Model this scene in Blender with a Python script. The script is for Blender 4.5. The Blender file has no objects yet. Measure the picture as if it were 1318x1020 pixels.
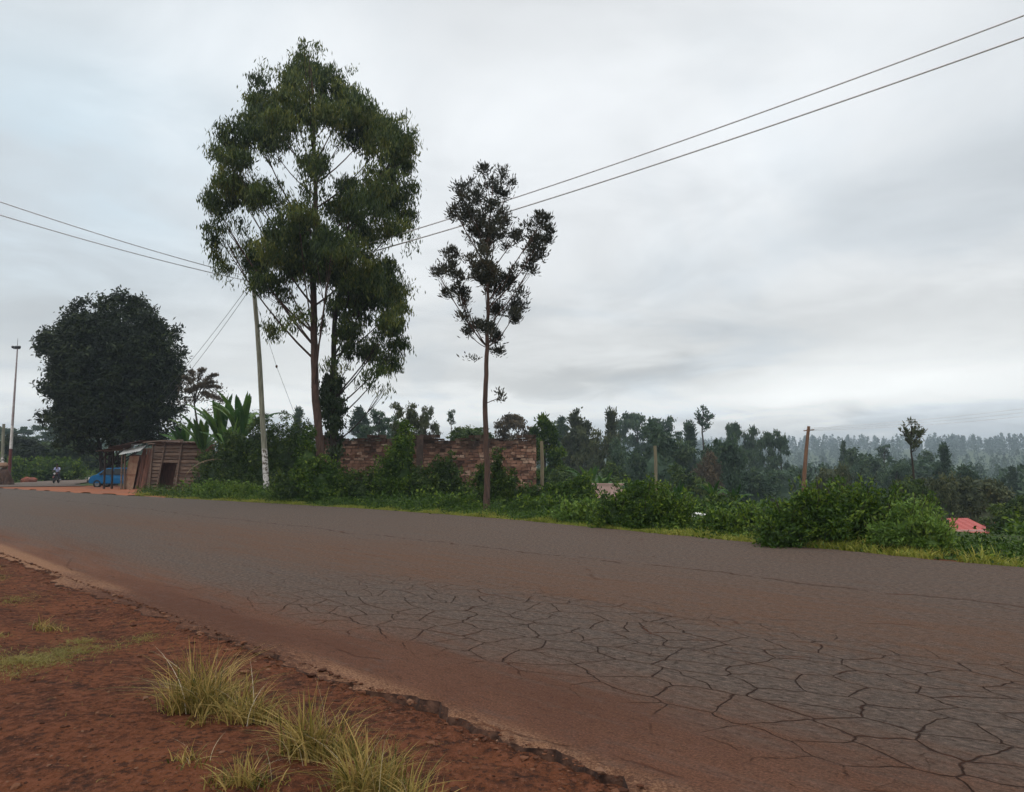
import bpy, math, random
import numpy as np
from mathutils import Vector, Matrix, Euler

SEED = 7
rng = np.random.default_rng(SEED)
sc = bpy.context.scene
COL = sc.collection
R = math.radians

# ------------------------------------------------------------------ camera maths
FPX, CX, CY, HCAM = 1025.0, 659.0, 510.0, 1.5
PITCH = math.atan(92.0 / FPX)
cp, sp = math.cos(PITCH), math.sin(PITCH)

def at(x, y, Y):
    """world point at depth Y (metres ahead) seen in direction (x, y) of the 1318x1020 photograph"""
    u, v = (x - CX) / FPX, (CY - y) / FPX
    dY, dZ = cp - sp * v, sp + cp * v
    k = Y / dY
    return np.array([u * k, Y, HCAM + dZ * k])

def ppm(Y):            # metres per photograph pixel at depth Y
    return Y / FPX

# ------------------------------------------------------------------ road frame and terrain
DA = np.array([-0.6816, 0.7317]); DT = np.array([0.7317, 0.6816])
FA = np.array([-60, -30, -10, 3.6, 8.1, 12.5, 17, 24.2, 34.6, 46.9, 68.9, 90, 120, 300.])
FT = np.array([12.0, 12.6, 13.4, 13.9, 14.5, 15.2, 15.9, 16.2, 15.3, 14.1, 12.4, 10, 5.5, -20.])
NA = np.array([-60, 2.8, 17.4, 40, 70, 100, 300.])
NT = np.array([3.1, 3.1, 3.1, 2.7, 0.8, -2.5, -30.])
def _smooth(A, T):
    a = np.linspace(-60, 300, 1441); t = np.interp(a, A, T)
    k = np.exp(-0.5 * (np.arange(-16, 17) / 6.0) ** 2); k /= k.sum()
    return a, np.convolve(np.pad(t, 16, mode='edge'), k, mode='valid')
_fa, _ft = _smooth(FA, FT); _na, _nt = _smooth(NA, NT)
def tf(a): return np.interp(a, _fa, _ft)
def tn(a): return np.interp(a, _na, _nt)
def to_at(x, y): return x * DA[0] + y * DA[1], x * DT[0] + y * DT[1]
def from_at(a, t): return a * DA[0] + t * DT[0], a * DA[1] + t * DT[1]
def ss(v):
    v = np.clip(v, 0, 1); return v * v * (3 - 2 * v)

_ph = rng.uniform(0, 6.28, (24, 2)); _fr = rng.uniform(-1, 1, (24, 2))
def wob(x, y, f=1.0):
    z = 0
    for i in range(12):
        s = f * (0.5 + i * 0.35)
        z = z + np.sin(x * _fr[i, 0] * s + _ph[i, 0]) * np.cos(y * _fr[i, 1] * s + _ph[i, 1]) / (1 + i * 0.5)
    return z * 0.3

def g(x, y):
    x = np.asarray(x, float); y = np.asarray(y, float)
    a, t = to_at(x, y)
    n, f = tn(a), tf(a)
    d = t - f
    z = np.full_like(x, -0.02)
    r = x / np.maximum(np.abs(y), 1.0)
    dist = np.hypot(x, y)
    # valley on the right beyond the road, left side rises gently
    wr = ss((r + 0.12) / 0.3) * (y > 0) + (y <= 0) * 1.0
    far = ss((d - 3.5) / 62.0)
    z = z - 9.5 * far * wr * (d > 0)
    wl = ss((-r - 0.28) / 0.2) * (y > 0)
    z = z + 2.6 * ss((d - 10) / 70.0) * wl * (d > 0)
    # hills far away
    z = z + (d > 0) * ss((dist - 450) / 1000.0) * (12 + 25 * wr + 6 * wob(x, y, 0.006))
    z = z + (d > 6) * 0.25 * wob(x, y, 0.35) * ss((d - 6) / 12)
    # near shoulder: bare earth with soft humps and a worn gutter beside the tarmac
    near = ss((n - t + 0.1) / 0.5)
    z = z + near * (0.035 * wob(x, y, 2.3) + 0.012 * wob(x + 9, y, 7.0))
    z = z - near * 0.03 * np.exp(-((n - t - 0.18) / 0.13) ** 2)
    z = z + near * 0.10 * ss((n - t - 0.5) / 1.6)
    under = ss((t - n + 0.02) / 0.1) * ss((f + 0.02 - t) / 0.1)
    z = z * (1 - under) + under * (-0.09)
    return z
def gz(x, y): return float(g(np.array([x]), np.array([y]))[0])

# ------------------------------------------------------------------ geometry collector
class G:
    def __init__(s): s.v = []; s.f = []; s.t = []; s.m = []; s.sm = []; s.n = 0; s.uv = []
    def add(s, v, f, tint=None, mat=0, smooth=False, uv=None):
        v = np.asarray(v, float).reshape(-1, 3); f = np.asarray(f, int)
        if len(f) == 0: return
        s.v.append(v); s.f.append(f + s.n); s.n += len(v)
        m = len(f)
        s.t.append(np.full(m, 0.5) if tint is None else np.broadcast_to(np.asarray(tint, float), (m,)).copy())
        s.m.append(np.full(m, mat)); s.sm.append(np.full(m, smooth))
        if uv is not None: s.uv.append(np.asarray(uv))
    def map(s, fn):
        s.v = [fn(v) for v in s.v]; return s
    def mesh(s, name, origin=(0, 0, 0)):
        me = bpy.data.meshes.new(name)
        v = np.concatenate(s.v) - np.asarray(origin, float)
        loops = np.concatenate([f.ravel() for f in s.f])
        tot = np.concatenate([np.full(len(f), f.shape[1]) for f in s.f])
        st = np.concatenate([[0], np.cumsum(tot)[:-1]])
        me.vertices.add(len(v)); me.vertices.foreach_set('co', v.ravel())
        me.loops.add(len(loops)); me.loops.foreach_set('vertex_index', loops)
        me.polygons.add(len(tot)); me.polygons.foreach_set('loop_start', st); me.polygons.foreach_set('loop_total', tot)
        me.polygons.foreach_set('material_index', np.concatenate(s.m))
        me.polygons.foreach_set('use_smooth', np.concatenate(s.sm))
        me.update(calc_edges=True)
        at_ = me.attributes.new('tint', 'FLOAT', 'FACE'); at_.data.foreach_set('value', np.concatenate(s.t))
        if s.uv:
            u = np.concatenate(s.uv)[loops]
            l = me.uv_layers.new(name='UVMap'); l.data.foreach_set('uv', u.ravel())
        return me

def obj(name, geo, mats, parent=None, origin=None):
    if not isinstance(mats, (list, tuple)): mats = [mats]
    o_ = np.array(parent.location) if parent is not None else np.array(origin if origin is not None else (0, 0, 0), float)
    if parent is not None and parent.parent is not None: o_ = o_ + np.array(parent.parent.location)
    me = geo.mesh(name, o_)
    for m in mats: me.materials.append(m)
    o = bpy.data.objects.new(name, me); COL.objects.link(o)
    if parent is not None: o.parent = parent
    else: o.location = o_
    return o
def tag(o, label=None, cat=None, group=None, kind=None):
    if label: o['label'] = label
    if cat: o['category'] = cat
    if group: o['group'] = group
    if kind: o['kind'] = kind
    return o
def thing(name, label, cat, loc, group=None):
    o = bpy.data.objects.new(name, None); COL.objects.link(o); o.location = [float(c) for c in loc]
    o.empty_display_size = 0.2
    return tag(o, label, cat, group)
def subpart_offset(o): return o

# shapes
def box(c, s, rot=None):
    c = np.asarray(c, float); s = np.asarray(s, float) / 2
    v = np.array([[x, y, z] for x in (-1, 1) for y in (-1, 1) for z in (-1, 1)], float) * s
    if rot is not None: v = v @ np.array(Euler(rot).to_matrix()).T
    return v + c, np.array([[0, 1, 3, 2], [4, 6, 7, 5], [0, 4, 5, 1], [2, 3, 7, 6], [0, 2, 6, 4], [1, 5, 7, 3]])
def tube(P, rad, k=8, cap=True):
    P = np.asarray(P, float); n = len(P); rad = np.broadcast_to(np.asarray(rad, float), (n,))
    T = np.gradient(P, axis=0); T /= np.linalg.norm(T, axis=1)[:, None] + 1e-9
    ref = np.array([1.0, 0.13, 0.07]) if abs(T[0][0]) < 0.8 else np.array([0.1, 0.2, 1.0])
    A = np.cross(T, ref); A /= np.linalg.norm(A, axis=1)[:, None] + 1e-9
    B = np.cross(T, A)
    th = np.linspace(0, 2 * np.pi, k, endpoint=False)
    v = P[:, None] + rad[:, None, None] * (np.cos(th)[None, :, None] * A[:, None] + np.sin(th)[None, :, None] * B[:, None])
    v = v.reshape(-1, 3)
    i = np.arange(n - 1)[:, None] * k; j = np.arange(k)[None]; j2 = (j + 1) % k
    f = np.stack([i + j, i + j2, i + k + j2, i + k + j], -1).reshape(-1, 4)
    if cap:
        c0, c1 = len(v), len(v) + 1
        v = np.vstack([v, P[0], P[-1]])
        jj = np.arange(k); j2 = (jj + 1) % k
        f = np.vstack([f, np.stack([jj, jj, j2, np.full(k, c0)], -1)[:, [3, 2, 1, 1]], np.stack([(n - 1) * k + jj, (n - 1) * k + j2, np.full(k, c1), np.full(k, c1)], -1)])
    return v, f
def add_tube(G_, P, rad, k=8, tint=0.5, mat=0, smooth=True):
    v, f = tube(P, rad, k, cap=False)
    G_.add(v, f, tint, mat, smooth)
    n = len(v) // k
    for base, rev in ((0, True), ((n - 1) * k, False)):
        ids = base + np.arange(k)
        if rev: ids = ids[::-1]
        G_.v.append(v[ids]); G_.f.append((np.arange(k) + G_.n)[None]); G_.n += k
        G_.t.append(np.array([tint], float)); G_.m.append(np.array([mat])); G_.sm.append(np.array([False]))
def bez(p0, p1, p2, n=8):
    t = np.linspace(0, 1, n)[:, None]; p0, p1, p2 = map(lambda p: np.asarray(p, float), (p0, p1, p2))
    return (1 - t) ** 2 * p0 + 2 * t * (1 - t) * p1 + t * t * p2
def unit(v): return v / (np.linalg.norm(v, axis=-1, keepdims=True) + 1e-9)
def leaves(G_, c, d, L, W, tint, mat=0, fold=0.15):
    """leaf quads: centres c, long axis d, length L, width W"""
    n = len(c); d = unit(d)
    s = unit(np.cross(d, rng.normal(size=(n, 3)))); nn = np.cross(d, s)
    L = np.broadcast_to(L, (n,))[:, None]; W = np.broadcast_to(W, (n,))[:, None]
    v = np.stack([c - d * L / 2, c + s * W / 2 + nn * W * fold, c + d * L / 2, c - s * W / 2 + nn * W * fold], 1).reshape(-1, 3)
    G_.add(v, np.arange(4 * n).reshape(n, 4), tint, mat)
def sphere_pts(n):
    return unit(rng.normal(size=(n, 3)))

def ico_blob(c, r, sub=2, amp=0.15):
    import bmesh
    bm = bmesh.new(); bmesh.ops.create_icosphere(bm, subdivisions=sub, radius=1)
    v = np.array([p.co[:] for p in bm.verts]); f = np.array([[q.index for q in p.verts] for p in bm.faces]); bm.free()
    ph = rng.uniform(0, 6, 3)
    k = 1 + amp * np.sin(v[:, 0] * 4 + ph[0]) * np.cos(v[:, 1] * 5 + ph[1]) + amp * 0.6 * np.sin(v[:, 2] * 7 + ph[2])
    return v * k[:, None] * np.asarray(r) + np.asarray(c), f

# ------------------------------------------------------------------ materials
def newmat(name):
    m = bpy.data.materials.new(name); m.use_nodes = True
    nt = m.node_tree; nt.nodes.clear()
    return m, nt
class NT_:
    def __init__(s, nt): s.nt = nt
    def n(s, typ, **kw):
        nd = s.nt.nodes.new('ShaderNode' + typ)
        for k, v in kw.items():
            if k.startswith('i_'): nd.inputs[k[2:].replace('_', ' ')].default_value = v
            else: setattr(nd, k, v)
        return nd
    def l(s, a, b): s.nt.links.new(a, b)
    def math(s, op, a, b=None, c=None, clamp=False):
        nd = s.n('Math', operation=op, use_clamp=clamp)
        for i, q in enumerate((a, b, c)):
            if q is None: continue
            if isinstance(q, (int, float)): nd.inputs[i].default_value = q
            else: s.l(q, nd.inputs[i])
        return nd.outputs[0]
    def ramp(s, fac, stops, interp='LINEAR'):
        nd = s.n('ValToRGB'); cr = nd.color_ramp; cr.interpolation = interp
        while len(cr.elements) < len(stops): cr.elements.new(0.5)
        for e, (p, c) in zip(cr.elements, stops):
            e.position = p; e.color = (*c, 1) if len(c) == 3 else c
        s.l(fac, nd.inputs[0]); return nd.outputs[0]
    def mix(s, fac, a, b, blend='MIX'):
        nd = s.n('Mix', data_type='RGBA', blend_type=blend)
        for sock, q in ((nd.inputs[0], fac), (nd.inputs[6], a), (nd.inputs[7], b)):
            if isinstance(q, (int, float)): sock.default_value = q
            elif isinstance(q, tuple): sock.default_value = (*q, 1)
            else: s.l(q, sock)
        return nd.outputs[2]
    def noise(s, vec, scale, detail=4, rough=0.55, dist=0.0):
        nd = s.n('TexNoise'); nd.inputs['Scale'].default_value = scale; nd.inputs['Detail'].default_value = detail
        nd.inputs['Roughness'].default_value = rough; nd.inputs['Distortion'].default_value = dist
        if vec is not None: s.l(vec, nd.inputs['Vector'])
        return nd.outputs['Fac']
    def ms(s, v, lo, hi, a=0.0, b=1.0):
        nd = s.n('MapRange', interpolation_type='SMOOTHSTEP')
        s.l(v, nd.inputs[0])
        for i, q in zip((1, 2, 3, 4), (lo, hi, a, b)): nd.inputs[i].default_value = q
        return nd.outputs[0]
    def scalev(s, vec, sx, sy, sz):
        nd = s.n('Mapping'); nd.inputs['Scale'].default_value = (sx, sy, sz); s.l(vec, nd.inputs['Vector']); return nd.outputs[0]
    def bump(s, h, strength, dist, normal=None):
        nd = s.n('Bump'); nd.inputs['Strength'].default_value = strength; nd.inputs['Distance'].default_value = dist
        s.l(h, nd.inputs['Height'])
        if normal is not None: s.l(normal, nd.inputs['Normal'])
        return nd.outputs[0]
    def out(s, sh, vol=False):
        o = s.n('OutputMaterial'); s.l(sh, o.inputs['Volume' if vol else 'Surface'])
    def bsdf(s, col, rough=0.8, normal=None, metal=0.0, spec=0.3):
        b = s.n('BsdfPrincipled')
        if isinstance(col, tuple): b.inputs['Base Color'].default_value = (*col, 1)
        else: s.l(col, b.inputs['Base Color'])
        if isinstance(rough, (int, float)): b.inputs['Roughness'].default_value = rough
        else: s.l(rough, b.inputs['Roughness'])
        b.inputs['Metallic'].default_value = metal; b.inputs['Specular IOR Level'].default_value = spec
        if normal is not None: s.l(normal, b.inputs['Normal'])
        return b.outputs[0]

def leafmat(name, c0, c1, c2, trans=0.25, rough=0.55, big=0.0):
    m, nt = newmat(name); q = NT_(nt)
    a = q.n('Attribute', attribute_name='tint')
    tc = q.n('TexCoord')
    n = q.noise(tc.outputs['Object'], 0.9, 3)
    f = q.math('ADD', a.outputs['Fac'], q.math('MULTIPLY', q.math('SUBTRACT', n, 0.5), 0.7), clamp=True)
    col = q.ramp(f, [(0.0, c0), (0.5, c1), (1.0, c2)])
    b = q.bsdf(col, rough, spec=0.25)
    t = q.n('BsdfTranslucent'); q.l(col, t.inputs['Color'])
    mx = q.n('MixShader'); mx.inputs[0].default_value = trans; q.l(b, mx.inputs[1]); q.l(t.outputs[0], mx.inputs[2])
    q.out(mx.outputs[0]); return m
def plain(name, col, col2=None, rough=0.8, scale=6.0, stretch=(1, 1, 1), bump=0.3, metal=0.0, spec=0.3, bd=0.01):
    m, nt = newmat(name); q = NT_(nt)
    tc = q.n('TexCoord'); v = q.scalev(tc.outputs['Object'], *stretch)
    n = q.noise(v, scale, 6, 0.6)
    a = q.n('Attribute', attribute_name='tint')
    f = q.math('ADD', q.ms(n, 0.3, 0.7), q.math('SUBTRACT', a.outputs['Fac'], 0.5), clamp=True)
    c = q.mix(f, col, col2 or tuple(x * 0.6 for x in col))
    q.out(q.bsdf(c, rough, q.bump(n, bump, bd), metal, spec)); return m

M = {}
M['euc'] = leafmat('eucalyptus_leaf', (0.014, 0.030, 0.007), (0.052, 0.084, 0.016), (0.175, 0.185, 0.035), 0.28)
M['slim'] = leafmat('slim_tree_leaf', (0.022, 0.026, 0.018), (0.045, 0.047, 0.028), (0.09, 0.07, 0.04), 0.15)
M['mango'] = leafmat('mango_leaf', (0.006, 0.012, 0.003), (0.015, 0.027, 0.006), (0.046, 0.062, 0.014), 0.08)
M['ivy'] = leafmat('ivy_leaf', (0.015, 0.03, 0.01), (0.03, 0.05, 0.016), (0.07, 0.09, 0.03), 0.15)
M['bush'] = leafmat('bush_leaf', (0.013, 0.036, 0.004), (0.048, 0.098, 0.010), (0.20, 0.27, 0.025), 0.25)
M['bushd'] = leafmat('dark_bush_leaf', (0.012, 0.028, 0.006), (0.040, 0.076, 0.012), (0.14, 0.18, 0.028), 0.2)
M['bushl'] = leafmat('light_weed_leaf', (0.045, 0.09, 0.015), (0.11, 0.19, 0.03), (0.24, 0.31, 0.05), 0.3)
M['bushg'] = leafmat('greyed_leaf', (0.05, 0.065, 0.04), (0.085, 0.10, 0.055), (0.16, 0.15, 0.085), 0.2)
M['farleaf'] = leafmat('far_leaf', (0.022, 0.046, 0.027), (0.048, 0.088, 0.044), (0.10, 0.14, 0.058), 0.2)
M['olive'] = leafmat('olive_leaf', (0.032, 0.044, 0.020), (0.066, 0.080, 0.032), (0.13, 0.13, 0.05), 0.2)
M['brownleaf'] = leafmat('brown_leaf', (0.05, 0.045, 0.03), (0.09, 0.07, 0.045), (0.15, 0.11, 0.06), 0.2)
M['banana'] = leafmat('banana_leaf', (0.022, 0.062, 0.014), (0.045, 0.115, 0.022), (0.14, 0.23, 0.035), 0.35, 0.4)
M['verge'] = leafmat('verge_grass_blade', (0.07, 0.11, 0.014), (0.21, 0.24, 0.03), (0.44, 0.37, 0.08), 0.3)
M['tuft'] = leafmat('tuft_blade', (0.055, 0.065, 0.011), (0.24, 0.185, 0.042), (0.48, 0.33, 0.11), 0.3)
M['straw'] = leafmat('straw_blade', (0.42, 0.34, 0.22), (0.55, 0.45, 0.3), (0.7, 0.62, 0.5), 0.2)
M['lowgrass'] = leafmat('low_grass_blade', (0.11, 0.10, 0.02), (0.22, 0.19, 0.04), (0.34, 0.27, 0.08), 0.3)
M['bark'] = plain('bark', (0.11, 0.062, 0.045), (0.045, 0.028, 0.022), 0.85, 5, (3, 3, 0.5), 0.6, bd=0.04)
M['barkd'] = plain('dark_bark', (0.05, 0.035, 0.027), (0.024, 0.018, 0.014), 0.9, 5, (3, 3, 0.6), 0.6, bd=0.03)
M['barkp'] = plain('pale_bark', (0.26, 0.22, 0.18), (0.12, 0.10, 0.08), 0.8, 4, (2, 2, 0.5), 0.4, bd=0.02)
M['plank'] = plain('weathered_plank', (0.215, 0.15, 0.11), (0.065, 0.043, 0.034), 0.85, 4, (0.6, 6, 9), 0.6)
M['plankr'] = plain('red_stained_plank', (0.22, 0.10, 0.065), (0.09, 0.045, 0.035), 0.85, 4, (6, 6, 0.6), 0.5)
M['ply'] = plain('plywood', (0.36, 0.24, 0.16), (0.22, 0.11, 0.07), 0.8, 2.5, (1, 1, 1), 0.2)
M['tin'] = plain('galvanised_sheet', (0.62, 0.62, 0.60), (0.40, 0.38, 0.36), 0.45, 3, (1, 1, 1), 0.15, metal=0.3)
M['rust'] = plain('rusty_sheet', (0.14, 0.075, 0.05), (0.07, 0.045, 0.038), 0.75, 3, (1, 4, 1), 0.3, metal=0.1)
M['void'] = plain('hut_inside', (0.05, 0.035, 0.03), None, 0.9)
M['blue'] = plain('blue_car_paint', (0.002, 0.10, 0.25), (0.002, 0.08, 0.2), 0.45, 2, spec=0.2, bump=0.02)
M['glass'] = plain('dark_glass', (0.015, 0.02, 0.022), (0.012, 0.016, 0.02), 0.3, 1, spec=0.2, bump=0)
M['rubber'] = plain('rubber', (0.02, 0.019, 0.018), None, 0.8)
M['chrome'] = plain('grey_metal', (0.22, 0.22, 0.22), (0.14, 0.14, 0.14), 0.35, 5, metal=0.7, bump=0.05)
M['blackp'] = plain('black_plastic', (0.025, 0.025, 0.027), None, 0.5)
M['lens'] = plain('lamp_lens', (0.75, 0.75, 0.72), (0.6, 0.6, 0.58), 0.15, 5, bump=0.05)
M['redlens'] = plain('red_lens', (0.35, 0.02, 0.015), None, 0.2, bump=0.05)
M['skin'] = plain('skin', (0.09, 0.045, 0.028), (0.075, 0.038, 0.024), 0.55, bump=0.05)
M['shirt'] = plain('lilac_shirt', (0.42, 0.44, 0.66), (0.30, 0.32, 0.52), 0.85)
M['trouser'] = plain('dark_trousers', (0.022, 0.024, 0.035), None, 0.85)
M['hair'] = plain('hair', (0.01, 0.009, 0.008), None, 0.8)
M['wire'] = plain('aluminium_wire', (0.85, 0.85, 0.88), (0.8, 0.8, 0.82), 0.6, metal=0.0, bump=0)
M['wired'] = plain('dark_cable', (0.10, 0.10, 0.11), None, 0.7, bump=0)
M['ceramic'] = plain('brown_ceramic', (0.10, 0.05, 0.035), None, 0.3, bump=0)
M['white'] = plain('white_paint', (0.72, 0.71, 0.68), (0.5, 0.45, 0.42), 0.6, 4)
M['maroon'] = plain('maroon_paint', (0.16, 0.04, 0.035), (0.10, 0.03, 0.03), 0.6, 4)
M['steel'] = plain('mast_steel', (0.42, 0.38, 0.38), (0.30, 0.24, 0.24), 0.6, 4)
M['pinkwall'] = plain('pink_plaster', (0.56, 0.38, 0.34), (0.40, 0.24, 0.20), 0.85, 2.5)
M['redroof'] = plain('red_roof_sheet', (0.50, 0.13, 0.11), (0.40, 0.09, 0.08), 0.6, 3, (1, 6, 1), 0.3)
M['clay'] = plain('orange_earth', (0.40, 0.13, 0.05), (0.28, 0.08, 0.035), 0.95, 1.3, bump=0.6, bd=0.05)
M['mound'] = plain('red_mound_earth', (0.24, 0.075, 0.045), (0.13, 0.045, 0.03), 0.95, 2.5, bump=0.8, bd=0.08)
M['stem'] = plain('banana_stem', (0.10, 0.12, 0.045), (0.06, 0.05, 0.025), 0.7, 3, (2, 2, 0.5))
M['deadleaf'] = plain('dead_banana_leaf', (0.20, 0.14, 0.08), (0.10, 0.07, 0.04), 0.8, 3)
M['polewood'] = plain('new_pole_wood', (0.22, 0.115, 0.065), (0.11, 0.055, 0.035), 0.8, 3, (4, 4, 0.4), 0.4)
M['postwood'] = plain('yellow_post_wood', (0.24, 0.20, 0.12), (0.14, 0.11, 0.07), 0.85, 3, (4, 4, 0.4), 0.4)

def soil_nodes(q, vec):
    n1 = q.noise(vec, 0.9, 5, 0.6); n2 = q.noise(vec, 9, 6, 0.7); n3 = q.noise(vec, 55, 4, 0.7)
    n0 = q.noise(vec, 2.3, 4, 0.6, 0.6)
    c = q.mix(q.ms(n1, 0.36, 0.64), (0.098, 0.029, 0.0105), (0.170, 0.054, 0.020))
    c = q.mix(q.ms(n0, 0.50, 0.64, 0, 0.6), c, (0.050, 0.019, 0.010))
    c = q.mix(q.ms(n2, 0.5, 0.64, 0, 0.8), c, (0.20, 0.068, 0.032))
    c = q.mix(q.ms(n2, 0.48, 0.36, 0, 0.85), c, (0.035, 0.013, 0.007))
    n4 = q.noise(q.scalev(vec, 1, 0.6, 1), 26, 4, 0.75)
    c = q.mix(q.ms(n4, 0.54, 0.62, 0, 0.75), c, (0.21, 0.076, 0.040)); c = q.mix(q.ms(n4, 0.46, 0.38, 0, 0.75), c, (0.030, 0.012, 0.007))
    c = q.mix(q.ms(n3, 0.60, 0.68, 0, 0.6), c, (0.24, 0.12, 0.07))
    c = q.mix(q.ms(n3, 0.40, 0.32, 0, 0.5), c, (0.045, 0.018, 0.012))
    h = q.math('ADD', q.math('ADD', q.math('MULTIPLY', n2, 1.0), q.math('MULTIPLY', n4, 0.5)), q.math('MULTIPLY', n3, 0.3))
    return c, h

# ground
m, nt = newmat('earth_and_grass'); q = NT_(nt)
geo = q.n('NewGeometry'); P = geo.outputs['Position']
sc_, sh_ = soil_nodes(q, P)
gn = q.noise(P, 0.35, 6, 0.65); gn2 = q.noise(P, 5, 5, 0.7)
gr = q.mix(q.ms(gn, 0.35, 0.65), (0.035, 0.055, 0.016), (0.085, 0.115, 0.028))
gr = q.mix(q.ms(gn2, 0.55, 0.7, 0, 0.6), gr, (0.13, 0.12, 0.045))
sa = q.n('Attribute', attribute_name='soil')
f = q.math('ADD', sa.outputs['Fac'], q.math('MULTIPLY', q.math('SUBTRACT', gn2, 0.5), 0.5))
col = q.mix(q.ms(f, 0.35, 0.65), gr, sc_)
q.out(q.bsdf(col, 0.95, q.bump(sh_, 1.0, 0.07), spec=0.15)); M['ground'] = m

# dirt forecourt
m, nt = newmat('orange_dirt'); q = NT_(nt)
geo = q.n('NewGeometry'); P = geo.outputs['Position']
n = q.noise(P, 0.35, 6, 0.65); n2 = q.noise(P, 3, 5, 0.7)
c = q.mix(q.ms(n, 0.35, 0.65), (0.32, 0.115, 0.055), (0.24, 0.10, 0.062)); c = q.mix(q.ms(n2, 0.45, 0.7, 0, 0.5), c, (0.22, 0.10, 0.06))
q.out(q.bsdf(c, 0.95, q.bump(n2, 0.6, 0.05), spec=0.1)); M['orange'] = m

# asphalt
def asphalt(name, cracked):
    m, nt = newmat(name); q = NT_(nt)
    uvn = q.n('UVMap', uv_map='UVMap'); UV = uvn.outputs[0]
    sx = q.n('SeparateXYZ'); q.l(UV, sx.inputs[0]); A, T = sx.outputs[0], sx.outputs[1]
    fine = q.noise(UV, 60, 5, 0.75); mid = q.noise(UV, 7, 5, 0.65); big = q.noise(q.scalev(UV, 0.12, 0.5, 1), 1.0, 5, 0.6, 0.4)
    streak = q.noise(q.scalev(UV, 0.5, 5, 1), 1.0, 5, 0.6)
    base = q.mix(q.ms(mid, 0.3, 0.7), (0.072, 0.063, 0.055), (0.124, 0.104, 0.088))
    # stone chips
    base = q.mix(q.ms(fine, 0.58, 0.72, 0, 0.75), base, (0.20, 0.155, 0.132))
    coarse = q.noise(q.scalev(UV, 0.7, 1.3, 1), 20, 5, 0.75)
    base = q.mix(q.ms(coarse, 0.5, 0.64, 0, 0.9), base, (0.21, 0.155, 0.128)); base = q.mix(q.ms(coarse, 0.48, 0.36, 0, 0.9), base, (0.032, 0.024, 0.021))
    base = q.mix(q.ms(fine, 0.42, 0.30, 0, 0.8), base, (0.04, 0.030, 0.027))
    # red dust: strongest on the side of the viewer, patchy elsewhere, thin in the distance
    e = q.math('ADD', T, q.math('MULTIPLY', q.math('SUBTRACT', mid, 0.5), 1.6))
    e = q.math('ADD', e, q.math('MULTIPLY', q.math('SUBTRACT', big, 0.5), 3.0))
    edge = q.ms(e, 3.2, 5.2, 1.0, 0.0)
    band = q.math('MULTIPLY', q.ms(e, 5.6, 7.2), q.ms(e, 8.0, 10.5, 1, 0))
    near = q.ms(A, 10, 45, 1.0, 0.25)
    dust = q.math('ADD', q.math('MULTIPLY', edge, 0.95), q.math('MULTIPLY', band, 0.45))
    dust = q.math('ADD', dust, 0.42)
    dust = q.math('MULTIPLY', dust, q.ms(q.math('ADD', streak, q.math('MULTIPLY', mid, 0.5)), 0.45, 1.0, 0.45, 1.15))
    dust = q.math('MULTIPLY', dust, near, clamp=True)
    dc = q.mix(q.ms(fine, 0.35, 0.7), (0.095, 0.050, 0.031), (0.20, 0.110, 0.070)); dc = q.mix(q.math('MULTIPLY', edge, 0.9), dc, q.mix(q.ms(q.math('ADD', fine, q.math('SUBTRACT', big, 0.5)), 0.35, 0.7), (0.105, 0.045, 0.028), (0.22, 0.100, 0.060))); dc = q.mix(q.ms(coarse, 0.5, 0.3, 0, 0.65), dc, (0.045, 0.025, 0.017))
    col = q.mix(dust, base, dc)
    # pale worn strip at the broken edge
    rim = q.math('MULTIPLY', q.ms(q.math('SUBTRACT', q.math('ADD', T, q.math('MULTIPLY', coarse, 0.3)), q.math('MULTIPLY', A, 0.012)), 3.30, 3.46, 1, 0), q.ms(q.math('ADD', big, q.math('MULTIPLY', coarse, 0.6)), 0.66, 0.86))
    rim = q.math('MULTIPLY', rim, q.ms(A, 45, 60, 1, 0))
    rc = q.mix(q.ms(fine, 0.4, 0.62), (0.16, 0.078, 0.045), (0.42, 0.23, 0.13))
    col = q.mix(q.math('MULTIPLY', rim, 0.85), col, rc)
    h = q.math('ADD', q.math('MULTIPLY', fine, 0.6), q.math('ADD', q.math('MULTIPLY', mid, 0.8), q.math('MULTIPLY', coarse, 1.2)))
    # alligator cracks: warped cells
    w = q.n('TexNoise'); w.inputs['Scale'].default_value = 2.2; w.inputs['Detail'].default_value = 5; q.l(UV, w.inputs['Vector'])
    wv = q.n('VectorMath', operation='SUBTRACT'); q.l(w.outputs['Color'], wv.inputs[0]); wv.inputs[1].default_value = (0.5, 0.5, 0.5)
    ws = q.n('VectorMath', operation='SCALE'); q.l(wv.outputs[0], ws.inputs[0]); ws.inputs['Scale'].default_value = 0.27
    wa = q.n('VectorMath', operation='ADD'); q.l(UV, wa.inputs[0]); q.l(ws.outputs[0], wa.inputs[1])
    vm = q.scalev(wa.outputs[0], 2.1, 3.0, 1)
    def vor(scale):
        v = q.n('TexVoronoi', feature='DISTANCE_TO_EDGE', voronoi_dimensions='2D'); v.inputs['Scale'].default_value = scale
        q.l(vm, v.inputs['Vector']); return v.outputs['Distance']
    wn = q.noise(UV, 1.6, 4, 0.6)
    width = q.math('MULTIPLY', q.ms(wn, 0.38, 0.68, 0.45, 1.0), 0.036)
    d1 = vor(1.0)
    c1 = q.math('SUBTRACT', 1.0, q.math('DIVIDE', d1, width), clamp=True)
    d2 = vor(2.3)
    c2 = q.math('MULTIPLY', q.math('SUBTRACT', 1.0, q.math('DIVIDE', d2, 0.035), clamp=True), q.ms(q.noise(UV, 0.8, 3), 0.52, 0.62))
    m1 = q.math('MULTIPLY', q.ms(e, 3.5, 4.3), q.ms(e, 6.6, 7.3, 1, 0))
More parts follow.
